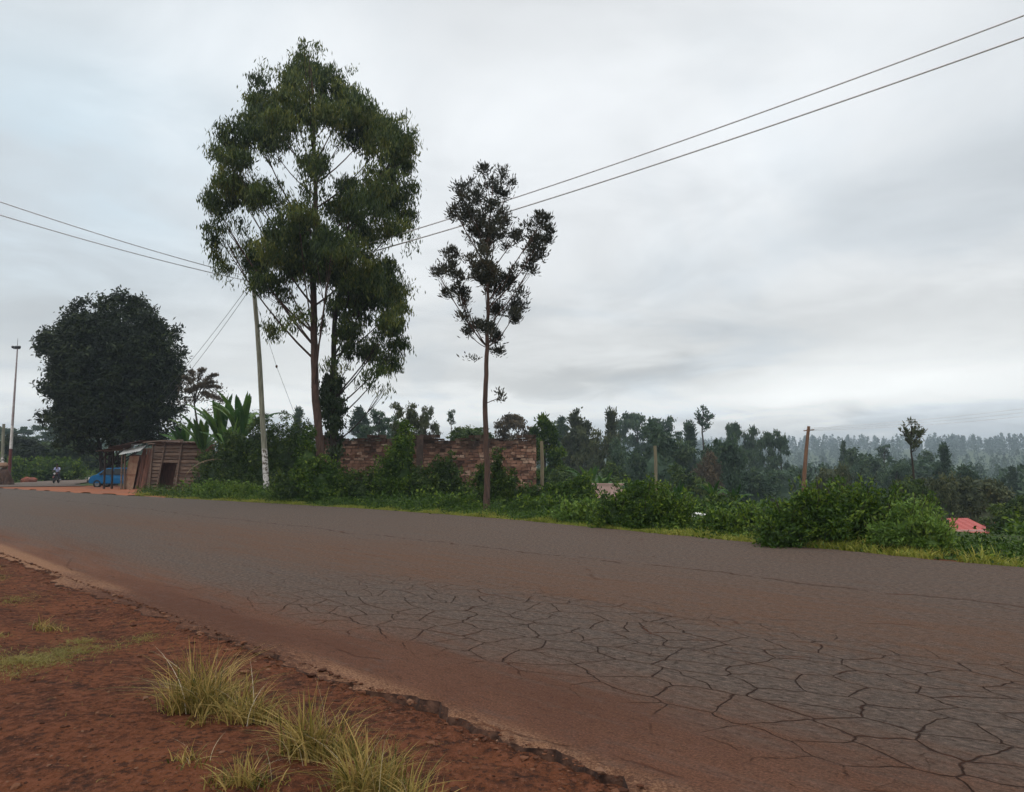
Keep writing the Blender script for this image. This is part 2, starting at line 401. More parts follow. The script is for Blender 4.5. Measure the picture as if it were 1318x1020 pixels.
    m1 = q.math('MULTIPLY', m1, q.ms(q.math('ADD', A, q.math('MULTIPLY', wn, 6)), 10, 15, 1, 0))
    cr = q.math('MULTIPLY', q.math('MAXIMUM', c1, q.math('MULTIPLY', c2, 0.4)), m1)
    # faint larger cracks elsewhere
    v3 = q.n('TexVoronoi', feature='DISTANCE_TO_EDGE', voronoi_dimensions='2D'); v3.inputs['Scale'].default_value = 1.0
    q.l(q.scalev(wa.outputs[0], 0.22, 0.5, 1), v3.inputs['Vector'])
    c3 = q.math('MULTIPLY', q.math('SUBTRACT', 1.0, q.math('DIVIDE', v3.outputs['Distance'], 0.012), clamp=True), q.ms(wn, 0.45, 0.6))
    # a long lengthwise crack
    lt = q.math('ADD', T, q.math('MULTIPLY', q.math('SUBTRACT', q.noise(q.scalev(UV, 0.35, 0, 1), 1.0, 6, 0.65), 0.5), 1.6))
    c4 = q.math('MULTIPLY', q.ms(q.math('ABSOLUTE', q.math('SUBTRACT', lt, 10.0)), 0.0, 0.09, 1, 0), q.ms(q.noise(UV, 2.2, 4), 0.38, 0.55))
    allc = q.math('MAXIMUM', cr, q.math('MAXIMUM', q.math('MULTIPLY', c3, 0.6), q.math('MULTIPLY', c4, 0.7)))
    allc = q.math('MULTIPLY', allc, 1.0 if cracked else 0.0, clamp=True)
    # the slabs between the cracks are greyer, less dusty
    slab = q.math('MULTIPLY', m1, q.ms(d1, 0.03, 0.22))
    col = q.mix(q.math('MULTIPLY', slab, q.ms(big, 0.3, 0.6, 0.0, 0.28)), col, base)
    col = q.mix(q.ms(allc, 0.05, 0.8, 0, 0.9), col, q.mix(q.ms(wn, 0.55, 0.72), (0.048, 0.021, 0.013), (0.14, 0.045, 0.022)))
    if not cracked: col = q.mix(0.4, col, (0.21, 0.16, 0.13))
    hh = q.math('SUBTRACT', h, q.math('MULTIPLY', allc, 1.5))
    q.out(q.bsdf(col, q.ms(mid, 0.3, 0.7, 0.75, 0.95), q.bump(hh, 1.0, 0.025), spec=0.08))
    return m
M['asphalt'] = asphalt('cracked_asphalt', True)
M['sideasphalt'] = asphalt('dusty_asphalt', False)

# ruined wall stone
m, nt = newmat('red_stone_blocks'); q = NT_(nt)
tc = q.n('TexCoord'); P = tc.outputs['Object']
a = q.n('Attribute', attribute_name='tint')
n = q.noise(P, 7, 6, 0.7); n1 = q.noise(P, 1.1, 5, 0.6)
c = q.ramp(a.outputs['Fac'], [(0, (0.06, 0.035, 0.028)), (0.3, (0.17, 0.085, 0.06)), (0.7, (0.30, 0.16, 0.11)), (1, (0.44, 0.29, 0.21))])
c = q.mix(q.ms(n, 0.45, 0.7, 0, 0.7), c, (0.09, 0.05, 0.042))
sx = q.n('SeparateXYZ'); q.l(P, sx.inputs[0])
moss = q.ms(q.math('ADD', sx.outputs[2], q.math('MULTIPLY', n1, 1.6)), 3.15, 3.75)
c = q.mix(q.math('MULTIPLY', moss, 0.8), c, (0.035, 0.027, 0.022))
c = q.mix(q.ms(n1, 0.56, 0.7, 0, 0.6), c, (0.06, 0.045, 0.038))
q.out(q.bsdf(c, 0.95, q.bump(n, 0.8, 0.03), spec=0.1)); M['stone'] = m
M['mortar'] = plain('grey_mortar', (0.13, 0.085, 0.07), (0.07, 0.05, 0.042), 0.95, 4)

# utility pole wood: grey-green, white blotched paint at the foot
m, nt = newmat('old_pole_wood'); q = NT_(nt)
tc = q.n('TexCoord'); P = tc.outputs['Object']
n = q.noise(q.scalev(P, 6, 6, 0.5), 3, 6, 0.6)
c = q.mix(q.ms(n, 0.35, 0.65), (0.30, 0.295, 0.225), (0.16, 0.15, 0.115))
sx = q.n('SeparateXYZ'); q.l(P, sx.inputs[0])
nb = q.noise(P, 6, 3, 0.6)
pf = q.math('MULTIPLY', q.ms(sx.outputs[2], 2.35, 2.55, 1, 0), q.ms(nb, 0.42, 0.5))
c = q.mix(q.math('MULTIPLY', q.ms(sx.outputs[2], 2.35, 2.55, 1, 0), 0.75), c, (0.09, 0.055, 0.04))
c = q.mix(pf, c, (0.66, 0.62, 0.6))
q.out(q.bsdf(c, 0.85, q.bump(n, 0.5, 0.01), spec=0.2)); M['oldpole'] = m

# ------------------------------------------------------------------ ground
rings = np.concatenate([[0.0], np.geomspace(0.6, 3500, 270)])
ang = np.linspace(0, 2 * np.pi, 800, endpoint=False)
rr, aa = np.meshgrid(rings[1:], ang, indexing='ij')
X = rr * np.sin(aa); Y = rr * np.cos(aa)
Z = g(X.ravel(), Y.ravel())
v = np.stack([X.ravel(), Y.ravel(), Z], 1)
k = len(ang); nr = len(rings) - 1
i = np.arange(nr - 1)[:, None] * k; j = np.arange(k)[None]; j2 = (j + 1) % k
f = np.stack([i + j, i + k + j, i + k + j2, i + j2], -1).reshape(-1, 4)
gg = G(); gg.add(v, f, 0.5, 0, True)
cen = np.vstack([v[:k], [[0, 0, gz(0, 0)]]])
gg.add(cen, np.stack([np.arange(k), (np.arange(k) + 1) % k, np.full(k, k)], -1), 0.5, 0, True)
ground = obj('ground', gg, M['ground']); ground['kind'] = 'structure'
me = ground.data
co = np.zeros(len(me.vertices) * 3); me.vertices.foreach_get('co', co); co = co.reshape(-1, 3)
a_, t_ = to_at(co[:, 0], co[:, 1])
soil = ss((tn(a_) + 1.5 - t_) / 1.0)
soil = np.maximum(soil, 0.75 * np.exp(-((t_ - tf(a_) - 0.1) / 0.35) ** 2))
at_ = me.attributes.new('soil', 'FLOAT', 'POINT'); at_.data.foreach_set('value', soil)

# road slab with ragged edges
def road_mesh():
    A_ = np.concatenate([np.arange(-45, -6, 0.5), np.arange(-6, 26, 0.07), np.arange(26, 60, 0.3), np.arange(60, 170, 2.0)])
    s = np.concatenate([[0, 0], np.linspace(0, 0.02, 5)[1:], np.linspace(0.02, 0.98, 60)[1:], np.linspace(0.98, 1, 4)[1:], [1]])
    ragn = np.zeros_like(A_); ragf = np.zeros_like(A_)
    r2 = np.random.default_rng(3)
    for i in range(26):
        w = 0.4 * 1.28 ** i; am = 0.075 / (1 + 0.18 * i)
        if w > 40: break
        ragn += am * np.sin(A_ * w + r2.uniform(0, 6)) ; ragf += am * 0.8 * np.sin(A_ * w + r2.uniform(0, 6))
    n = tn(A_) + ragn * 0.8 - 0.05; f_ = tf(A_) + ragf * 0.7
    T = n[:, None] + (f_ - n)[:, None] * s[None]
    T[:, 0] -= 0.05; T[:, -1] += 0.05
    AA = np.repeat(A_[:, None], len(s), 1)
    x, y = from_at(AA, T)
    z = 0.012 * wob(AA, T, 0.8) - 0.02 * np.exp(-((T - 6.9) / 0.25) ** 2)
    z[:, 0] = -0.2; z[:, -1] = -0.2
    z[:, 1] -= 0.015
    v = np.stack([x, y, z], -1).reshape(-1, 3); c = len(s)
    i = np.arange(len(A_) - 1)[:, None] * c; j = np.arange(c - 1)[None]
    f = np.stack([i + j, i + j + 1, i + c + j + 1, i + c + j], -1).reshape(-1, 4)
    edge_ = (np.tile(np.arange(c - 1), len(A_) - 1) == 0) | (np.tile(np.arange(c - 1), len(A_) - 1) == c - 2)
    q_ = G(); uv_ = np.stack([AA, T], -1).reshape(-1, 2)
    q_.add(v, f[~edge_], 0.5, 0, True, uv=uv_); q_.add(v, f[edge_], 0.5, 1, False, uv=uv_); return q_
road = obj('road', road_mesh(), [M['asphalt'], plain('broken_road_edge', (0.13, 0.065, 0.042), (0.03, 0.016, 0.012), 0.95, 14, (1, 1, 1), 1.0, bd=0.03)]); road['kind'] = 'structure'

# side road climbing away behind the hut and the dirt forecourt
def strip(path, widths, dz, n=80, m_=14):
    path = np.array(path, float); L = np.concatenate([[0], np.cumsum(np.linalg.norm(np.diff(path, axis=0), axis=1))])
    s = np.linspace(0, L[-1], n); x = np.interp(s, L, path[:, 0]); y = np.interp(s, L, path[:, 1]); w = np.interp(s, L, widths)
    for _ in range(6):
        x[1:-1] = (x[:-2] + x[1:-1] * 2 + x[2:]) / 4; y[1:-1] = (y[:-2] + y[1:-1] * 2 + y[2:]) / 4
    dx, dy = np.gradient(x), np.gradient(y); l = np.hypot(dx, dy)
    u = np.linspace(-0.5, 0.5, m_)
    jag = 1 + 0.05 * np.sin(s * 1.7)[:, None]
    XX = x[:, None] + (dy / l * w)[:, None] * u * jag; YY = y[:, None] - (dx / l * w)[:, None] * u * jag
    ZZ = g(XX.ravel(), YY.ravel()).reshape(XX.shape) + dz
    v = np.stack([XX, YY, ZZ], -1).reshape(-1, 3)
    i = np.arange(n - 1)[:, None] * m_; j = np.arange(m_ - 1)[None]
    f = np.stack([i + j, i + j + 1, i + m_ + j + 1, i + m_ + j], -1).reshape(-1, 4)
    q_ = G(); q_.add(v, f[:, ::-1], 0.5, 0, True, uv=np.stack([np.repeat(s[:, None], m_, 1) + 60, np.repeat(u[None] * 6 + 12, n, 0)], -1).reshape(-1, 2)); return q_
side = obj('side_road', strip([(-37, 60), (-41, 68), (-46, 84), (-52, 108), (-60, 140)], [9, 6.5, 5.5, 5.5, 5.5], 0.10), M['sideasphalt']); side['kind'] = 'structure'
_ad = np.array([41., 46, 52, 60, 68, 78]); _wd = np.array([1.2, 5.5, 9.5, 10.5, 8.0, 3.0]); _xy = from_at(_ad, tf(_ad) - 0.15 + _wd / 2)
dirt = obj('dirt_forecourt', strip(np.stack(_xy, 1), _wd, 0.06, 80, 20), M['orange']); dirt['kind'] = 'structure'

# ------------------------------------------------------------------ trees
def crown_from(G_, blobs, dens, L, W, style, sub=0.42, tl=0.5, cl=9, gap=0.2):
    """blobs: (centre, radii(3), density) ; leaves gathered in small sprays inside each blob"""
    for (c, r, dn) in blobs:
        r = np.asarray(r, float)
        ns = max(3, int(cl * dn * (r[0] * r[1] * r[2]) ** (1 / 3) / sub))
        sc_ = sphere_pts(ns) * rng.uniform(0.35, 1.0, (ns, 1)) ** 0.6 * r + c
        bt = rng.uniform(-0.2, 0.2)
        for s in sc_:
            nl = int(dens * dn * rng.uniform(0.6, 1.3) * (1.25 if rng.random() > gap else 0.15))
            if nl < 2: continue
            sr = sub * rng.uniform(0.6, 1.2)
            p = s + rng.normal(size=(nl, 3)) * sr * np.array([0.5, 0.5, 0.42])
            if style == 'hang': d = rng.normal(size=(nl, 3)) * 0.35 + np.array([0, 0, -1.0])
            elif style == 'up': d = unit(p - s + np.array([0, 0, sr * 0.2])) + np.array([0, 0, 0.7]) + rng.normal(size=(nl, 3)) * 0.3
            else: d = rng.normal(size=(nl, 3)) + unit(p - np.asarray(c)) * 0.8 + np.array([0, 0, -0.3])
            tint = tl + bt + rng.uniform(-0.24, 0.24) + rng.normal(size=nl) * 0.14
            leaves(G_, p, d, L * rng.uniform(0.7, 1.3, nl), W * rng.uniform(0.7, 1.3, nl), np.clip(tint, 0, 1))

def px_blobs(lst, Y, depth_r, xc):
    out = []
    for b in lst:
        x, y, rx, ry = b[:4]; dn = b[4] if len(b) > 4 else 1.0
        m_ = ppm(Y)
        half = depth_r * math.sqrt(max(0.05, 1 - ((x - xc) * m_ / (depth_r * 1.15)) ** 2))
        for _ in range(2 if dn > 0.7 and rx > 14 else 1):
            dy = rng.uniform(-half, half)
            c = at(x, y, Y + dy)
            r = (rx * m_, rx * m_ * 1.1, ry * m_)
            out.append((c, r, dn))
    return out

def limbs(G_, trunk_pts, trunk_r, blobs, rise=0.9, rb=0.05, k=5, every=1, zmin=-99):
    """a branch from the trunk to every blob"""
    T = np.asarray(trunk_pts)
    for i, (c, r, dn) in enumerate(blobs):
        if i % every: continue
        hd = np.linalg.norm((T[:, :2] - c[:2]), axis=1)
        want = c[2] - rise * hd.min() - 0.3
        want = max(want, T[1, 2], min(zmin, c[2] - 0.2))
        idx = np.argmin(np.abs(T[:, 2] - want)); s = T[idx]
        mid = (s + c) / 2 + np.array([0, 0, -0.12 * np.linalg.norm(c - s)]) + rng.normal(size=3) * 0.12
        P_ = bez(s, mid, c, 7)
        r0 = min(trunk_r[idx] * 0.5, rb * (0.6 + 0.25 * np.linalg.norm(c - s)))
        add_tube(G_, P_, np.linspace(r0, 0.012, 7), k, rng.uniform(0.3, 0.7))
        for _ in range(3):
            e = c + sphere_pts(1)[0] * np.asarray(r) * 0.8
            add_tube(G_, bez(P_[4], (P_[4] + e) / 2 + rng.normal(size=3) * 0.1, e, 4), np.linspace(r0 * 0.4, 0.006, 4), 4, 0.5)

def trunk_path(pts, n=24, wig=0.05):
    pts = np.array(pts); s = np.linspace(0, 1, len(pts)); t = np.linspace(0, 1, n)
    P_ = np.stack([np.interp(t, s, pts[:, i]) for i in range(3)], 1)
    for _ in range(3): P_[1:-1] = (P_[:-2] + 2 * P_[1:-1] + P_[2:]) / 4
    w = np.cumsum(rng.normal(size=(n, 3)) * wig * 0.4, 0); w -= np.linspace(0, 1, n)[:, None] * w[-1]; w[:, 2] = 0
    return P_ + w

# --- tall eucalyptus
YA = 35.6
A_bl = [(398,70,17,15,.6),(395,92,26,18),(376,112,20,18),(420,108,24,20),(333,116,12,16,.8),(332,134,15,11),(362,138,26,18),(403,143,32,18),(445,128,20,18),(462,142,20,16),(430,150,24,16),
 (330,160,28,17),(302,176,22,17),(345,180,26,14),(362,163,22,16),(388,174,22,12,.5),(482,158,18,14),(463,172,24,20),(500,172,20,18),(516,190,18,20),(488,190,22,18),(440,180,20,10,.5),
 (284,196,13,10),(302,204,20,9),(405,212,19,17),(400,236,20,14,.5),(292,234,19,15),(278,262,17,15),(308,250,22,16),(335,256,22,16),(345,238,16,10,.5),
 (455,246,26,16),(490,234,24,18),(516,214,15,12),(500,258,26,16),(470,266,30,16),(526,246,11,15),(521,275,14,20),(505,291,20,12,.8),(440,272,22,16),(385,278,24,14),(370,300,26,14),
 (278,298,12,19,.8),(281,325,12,17,.8),(287,345,9,9,.9),(306,292,16,11,.6),(300,318,9,10,.5),(322,316,10,9,.7),(400,308,36,18),(350,324,26,18),(330,340,18,14),(385,332,36,18),(428,318,30,20),(465,300,26,18),
 (340,364,20,14),(395,352,38,14),(362,382,13,12,.7),(356,428,12,12,.8),(382,404,12,12,.6),(372,420,9,9,.5),(420,342,30,16),(376,130,14,12),(372,92,8,8,.5),(422,88,8,8,.5),(532,300,6,10,.35),(405,262,14,10,.4)]
B_bl = [(460,338,30,20),(490,350,20,18),(500,374,20,18),(508,394,17,14),(470,384,24,16),(442,398,22,12,.8),(504,418,16,14),(514,446,9,11,.8),(488,440,20,10,.6),(460,412,20,11,.7),(440,440,16,11,.6),
 (500,468,15,12,.8),(470,492,14,9,.5),(492,503,9,7,.5),(445,360,24,16),(478,364,20,14),(420,420,12,10,.5),(505,455,10,8,.5),(427,470,12,9,.6),(450,425,16,12,.9),(478,455,16,11,.9),(462,372,24,18),(512,372,12,16),(455,455,12,9,.7),(484,478,14,9,.8)]
trA = trunk_path([at(417, 640, YA), at(415, 600, YA), at(406, 480, YA), at(404, 370, YA), at(407, 250, YA), at(402, 160, YA), at(398, 75, YA)], 40, 0.05)
base = trA[0].copy(); base[2] = gz(base[0], base[1]); trA[0] = base - np.array([0, 0, 0.3])
tA = thing('eucalyptus_tree', 'tallest tree, a eucalyptus with a pointed open crown high over the power pole', 'tree', base)
rA = np.interp(np.linspace(0, 1, 40), [0, 0.06, 0.5, 1], [0.29, 0.20, 0.14, 0.02])
gT = G(); add_tube(gT, trA, rA, 12)
bA = px_blobs(A_bl, YA, 4.2, 400)
limbs(gT, trA, rA, bA, 1.3, 0.022, 5, 3)
obj('trunk', gT, M['bark'], tA)
bX = []
while len(bX) < 150:
    x, y = rng.uniform(262, 536), rng.uniform(60, 420)
    if min(((x - b[0]) / (b[2] + 16)) ** 2 + ((y - b[1]) / (b[3] + 16)) ** 2 for b in A_bl + B_bl) < 1: bX.append((x, y, rng.uniform(4, 10), rng.uniform(4, 8), rng.uniform(0.3, 0.6)))
bA2 = px_blobs(bX, YA, 3.6, 400)
gC = G(); crown_from(gC, bA, 40, 0.25, 0.058, 'hang', 0.40, 0.48, 13); crown_from(gC, bA2, 26, 0.24, 0.055, 'hang', 0.4, 0.55, 9)
obj('crown', gC, M['euc'], tA)
# --- second eucalyptus with climber
YB = 36.6
trB = trunk_path([at(434, 640, YB), at(428, 560, YB), at(430, 480, YB), at(432, 400, YB), at(445, 350, YB), at(460, 322, YB)], 30, 0.04)
base = trB[0].copy(); base[2] = gz(base[0], base[1]); trB[0] = base - np.array([0, 0, 0.3])
tB = thing('eucalyptus_tree', 'smaller eucalyptus with a climber-wrapped trunk, close to the right of the tallest tree', 'tree', base)
rB = np.interp(np.linspace(0, 1, 30), [0, 0.1, 0.6, 1], [0.22, 0.15, 0.11, 0.03])
gT = G(); add_tube(gT, trB, rB, 10); bB = px_blobs(B_bl, YB, 2.6, 465); limbs(gT, trB, rB, bB, 1.2, 0.028, 5, 3)
obj('trunk', gT, M['barkd'], tB)
gC = G(); crown_from(gC, bB, 41, 0.25, 0.058, 'hang', 0.40, 0.48, 13); obj('crown', gC, M['euc'], tB)
gC = G(); crown_from(gC, px_blobs([(427, 490, 11, 10), (426, 506, 15, 14), (428, 525, 15, 16), (430, 545, 10, 14), (431, 562, 7, 12), (432, 585, 7, 14)], YB, 0.6, 428), 36, 0.17, 0.09, 'hang', 0.3, 0.35, 10)
obj('climber', gC, M['ivy'], tB)
# --- slim tree
YS = 26.4
C_bl = [(622,223,7,8,.8),(647,221,6,9,.8),(657,238,5,8,.7),(634,237,7,6),(591,243,6,8,.8),(605,238,6,8,.7),(586,274,7,7),(599,261,9,10),(616,250,9,12),(642,251,9,11),(650,279,9,9),(601,279,11,11),(614,289,12,13),
 (632,274,11,15),(637,294,11,11),(627,312,13,13),(606,302,8,11,.5),(616,332,13,12),(622,350,15,11),(632,358,14,9),(652,310,8,11,.6),(665,304,9,6,.9),(678,292,8,7,.6),(698,284,9,8),(703,302,8,12),(693,310,10,12),
 (690,325,10,11),(683,343,9,8),(678,310,7,10,.4),(660,345,6,7,.7),(650,363,11,9),(637,373,10,8),(672,373,7,7,.7),(667,394,10,7),(662,406,8,6),(639,399,9,6),(581,327,7,8),(563,350,7,4,.8),(576,345,11,7),(588,358,9,6),
 (573,376,6,4,.8),(591,373,7,5),(596,386,7,6,.8),(596,406,7,5,.8),(611,419,10,6),(601,427,5,4,.7),(629,422,9,6),(637,434,7,5),(642,451,5,4,.8),(662,383,6,5,.5),(608,460,6,3,.4),(645,512,5,8,.5),(622,300,11,12)]
trC = trunk_path([at(627, 655, YS), at(627, 600, YS), at(626, 520, YS), at(627, 440, YS), at(628, 390, YS), at(627, 320, YS), at(634, 240, YS)], 40, 0.03)
base = trC[0].copy(); base[2] = gz(base[0], base[1]); trC[0] = base - np.array([0, 0, 0.3])
tC = thing('slim_tree', 'slim solitary tree with a long bare trunk in front of the ruined stone walls', 'tree', base)
rC = np.interp(np.linspace(0, 1, 40), [0, 0.05, 0.5, 1], [0.14, 0.105, 0.07, 0.012])
gT = G(); add_tube(gT, trC, rC, 10); bC = px_blobs(C_bl, YS, 1.7, 630); limbs(gT, trC, rC, bC, 1.35, 0.018, 5, 2, at(627, 452, YS)[2])
obj('trunk', gT, M['bark'], tC)
gC = G(); crown_from(gC, [(c, np.array(r_) * [1.2, 1.2, 1.3], d_) for c, r_, d_ in bC], 21, 0.16, 0.042, 'up', 0.2, 0.42, 15); obj('crown', gC, M['slim'], tC)
# --- mango tree
YM = 66.0
M_bl = []
for i in range(260):
    u, w = rng.uniform(-1, 1), rng.uniform(-1, 1)
    an_ = math.atan2(w, u); lump = 1.0 + 0.09 * math.sin(an_ * 5 + 1.0) + 0.07 * math.sin(an_ * 9 + 2.2) + 0.04 * math.sin(an_ * 17)
    if (abs(u) ** 2.5 + abs(w) ** 2.5) ** 0.4 > lump: continue
    if w > 0.45 and abs(u) > 0.97 - (w - 0.45) * 0.95: continue
    M_bl.append((143 + u * 83, 478 - w * 87 + (u * 5), 15, 12))
for b in [(60,436,10,8),(92,408,10,8),(132,388,10,8),(153,382,11,8),(177,387,6,7),(192,402,9,8),(225,430,9,9),(234,455,8,9),(60,500,12,12),(62,540,12,14),(228,520,14,14),(226,556,14,12),(75,570,14,8),(110,574,16,8)]: M_bl.append(b)
bM = []
for (x, y, rx, ry) in M_bl:
    m_ = ppm(YM); k_ = math.sqrt(max(0.05, 1 - ((x - 143) / 98) ** 2 - 0.6 * ((y - 478) / 100) ** 2)) * 5.6
    for dy in (-k_ * rng.uniform(0.75, 1), rng.uniform(-k_, k_)):
        bM.append((at(x, y, YM + dy), (rx * m_, rx * m_, ry * m_), 1))
base = np.array([at(140, 606, YM)[0], YM, 0]); base[2] = gz(base[0], base[1])
tM = thing('mango_tree', 'large round dark dense-crowned tree behind the wooden hut', 'tree', base)
gT = G()
for dx, tx in ((0, 0.4), (-0.55, -1.6), (0.5, 2.2)):
    P_ = trunk_path([base + [dx, 0, -0.3], base + [dx * 1.2, 0, 1.6], base + [tx, rng.uniform(-1, 1), 4.5], base + [tx * 1.8, rng.uniform(-2, 2), 8]], 16, 0.05)
    add_tube(gT, P_, np.linspace(0.26, 0.06, 16), 10)
    limbs(gT, P_, np.linspace(0.26, 0.06, 16), bM[::7], 0.5, 0.06)
obj('trunk', gT, M['barkd'], tM)
gC = G(); crown_from(gC, bM, 26, 0.36, 0.13, 'rand', 0.55, 0.45, 5.5)
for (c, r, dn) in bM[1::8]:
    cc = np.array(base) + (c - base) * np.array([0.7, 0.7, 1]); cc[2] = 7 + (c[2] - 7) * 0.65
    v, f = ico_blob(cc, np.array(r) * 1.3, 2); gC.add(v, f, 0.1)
obj('crown', gC, M['mango'], tM)

# ------------------------------------------------------------------ far-tree kinds, built once at unit height and copied
def proto_tree(kind):
    gT, gC = G(), G(); H = 10.0
    if kind == 'ragged':      # tall irregular, leafy almost to the ground
        P_ = trunk_path([(0, 0, -0.6), (0.1, 0, 3), (-0.1, 0.1, 7), (0.1, 0, 9.6)], 14, 0.08); R_ = np.linspace(0.2, 0.03, 14)
        bl = []
        for i in range(46):
            z = rng.uniform(1.2, 9.3); w = 1.9 * (1 - abs(z - 3.8) / 6.6) * rng.uniform(0.35, 1.15); th = rng.uniform(0, 6.28); q_ = 0.3 + 0.4 * (1 - z / 10)
            bl.append((np.array([math.cos(th) * w, math.sin(th) * w, z]), (q_, q_, 0.7), rng.uniform(0.6, 1.1)))
        for _ in range(4):
            th = rng.uniform(0, 6.28); w = rng.uniform(0.4, 1.1); bl.append((np.array([math.cos(th) * w, math.sin(th) * w, rng.uniform(7.6, 9.2)]), (0.16, 0.16, 0.6), 1.3))
        bl.append((np.array([0.1, 0, 9.6]), (0.18, 0.18, 0.6), 1.2))
        crown_from(gC, bl, 26, 0.34, 0.14, 'up', 0.36, 0.45, 9)
    elif kind == 'feather':   # narrow pointed
        P_ = trunk_path([(0, 0, -0.6), (0, 0.1, 5), (0, 0, 9.8)], 12, 0.05); R_ = np.linspace(0.17, 0.02, 12)
        bl = []
        for i in range(40):
            z = 1.5 + 8.2 * (i / 40) ** 0.9; w = max(0.06, 1.45 * (1 - (z / 10.2)) ** 0.8) * rng.uniform(0.3, 1.1); th = rng.uniform(0, 6.28); q_ = 0.14 + 0.32 * (1 - z / 10)
            bl.append((np.array([math.cos(th) * w, math.sin(th) * w, z]), (q_, q_, 0.6), 1.0))
        crown_from(gC, bl, 24, 0.36, 0.11, 'up', 0.32, 0.45, 8)
    elif kind == 'round':
        P_ = trunk_path([(0, 0, -0.6), (0.1, 0, 2.5), (0, 0.1, 6)], 10, 0.1); R_ = np.linspace(0.25, 0.08, 10)
        bl = []
        for i in range(60):
            d_ = sphere_pts(1)[0]; d_ *= rng.uniform(0.5, 1)
            bl.append((np.array([0, 0, 5.7]) + d_ * np.array([2.9, 2.9, 3.7]), (0.8, 0.8, 0.7), rng.uniform(0.7, 1.1)))
        crown_from(gC, bl, 26, 0.36, 0.15, 'rand', 0.42, 0.45, 9)
        v, f = ico_blob((0, 0, 5.4), (2.0, 2.0, 2.9), 3, 0.15); gC.add(v, f, 0.3)
    elif kind == 'umbrella':  # long bare stem and a small open head
        P_ = trunk_path([(0, 0, -0.6), (0.15, 0, 4), (-0.1, 0, 8), (0, 0, 9.6)], 16, 0.06); R_ = np.linspace(0.13, 0.03, 16)
        bl = []
        for i in range(22):
            d_ = sphere_pts(1)[0] * rng.uniform(0.3, 1); bl.append((np.array([0, 0, 8.8]) + d_ * [1.0, 1.0, 1.05], (0.2, 0.2, 0.24), 0.7))
        bl += [(np.array([0.3, 0.1, 5.2]), (0.25, 0.25, 0.25), 0.5), (np.array([-0.3, 0.1, 6.1]), (0.25, 0.25, 0.25), 0.5)]
        crown_from(gC, bl, 18, 0.26, 0.09, 'up', 0.22, 0.45, 5)
    elif kind == 'spread':    # several upright stems with cloud-like open heads
        P_ = trunk_path([(0, 0, -0.6), (0.1, 0, 2.6), (0.3, 0, 5), (0.3, 0, 8.6)], 14, 0.08); R_ = np.linspace(0.17, 0.03, 14)
        bl = []
        for i in range(50):
            z = rng.uniform(3.0, 9.4); w = rng.uniform(0.2, 1) * 2.2 * (1 - ((z - 6.2) / 4.4) ** 2 * 0.8); th = rng.uniform(0, 6.28)
            bl.append((np.array([math.cos(th) * w, math.sin(th) * w, z]), (0.38, 0.38, 0.42), rng.uniform(0.6, 1)))
        crown_from(gC, bl, 24, 0.32, 0.12, 'hang', 0.34, 0.45, 8)
    limbs(gT, P_, R_, bl, 0.8, 0.04, 4, 2 if kind != 'umbrella' else 1)
    gT2 = gT; add_tube(gT2, P_, R_, 8)
    return gT2.mesh('trunk'), gC.mesh('crown')
PROTO = {}
for kk in ('ragged', 'feather', 'round', 'umbrella', 'spread'):
    for var in range(3 if kk in ('ragged', 'feather', 'round', 'spread') else 2):
        PROTO[kk, var] = proto_tree(kk)
_mc = {}
def matmesh(me, mat):
    key = (me.name, mat.name)
    if key not in _mc:
        m2 = me.copy(); m2.materials.clear(); m2.materials.append(mat); _mc[key] = m2
    return _mc[key]
NAMES = {'ragged': 'grevillea_tree', 'feather': 'pointed_tree', 'round': 'round_tree', 'umbrella': 'bare_stemmed_tree', 'spread': 'open_crowned_tree'}
W0 = {'ragged': 4.2, 'feather': 3.0, 'round': 7.2, 'umbrella': 2.4, 'spread': 5.0}
def ftree(kind, px, top, wpx, Y, label, leaf='farleaf', bark='barkd', group='trees across the valley', var=None):
    T_ = at(px, top, Y); z0 = gz(T_[0], Y)
    H = T_[2] - z0
    var = rng.integers(0, 3 if kind != 'umbrella' else 2) if var is None else var
    tm, cm = PROTO[kind, int(var)]
    e = thing(NAMES[kind], label, 'tree', (T_[0], Y, z0), group)
    w = wpx * 1.38 * ppm(Y) / W0[kind]
    e.scale = (w, w, H / 10.0); e.rotation_euler = (0, 0, rng.uniform(0, 6.28))
    for nm, mm, mt in (('trunk', tm, M[bark]), ('crown', cm, M[leaf])):
        o = bpy.data.objects.new(nm, matmesh(mm, mt)); COL.objects.link(o); o.parent = e
    return e

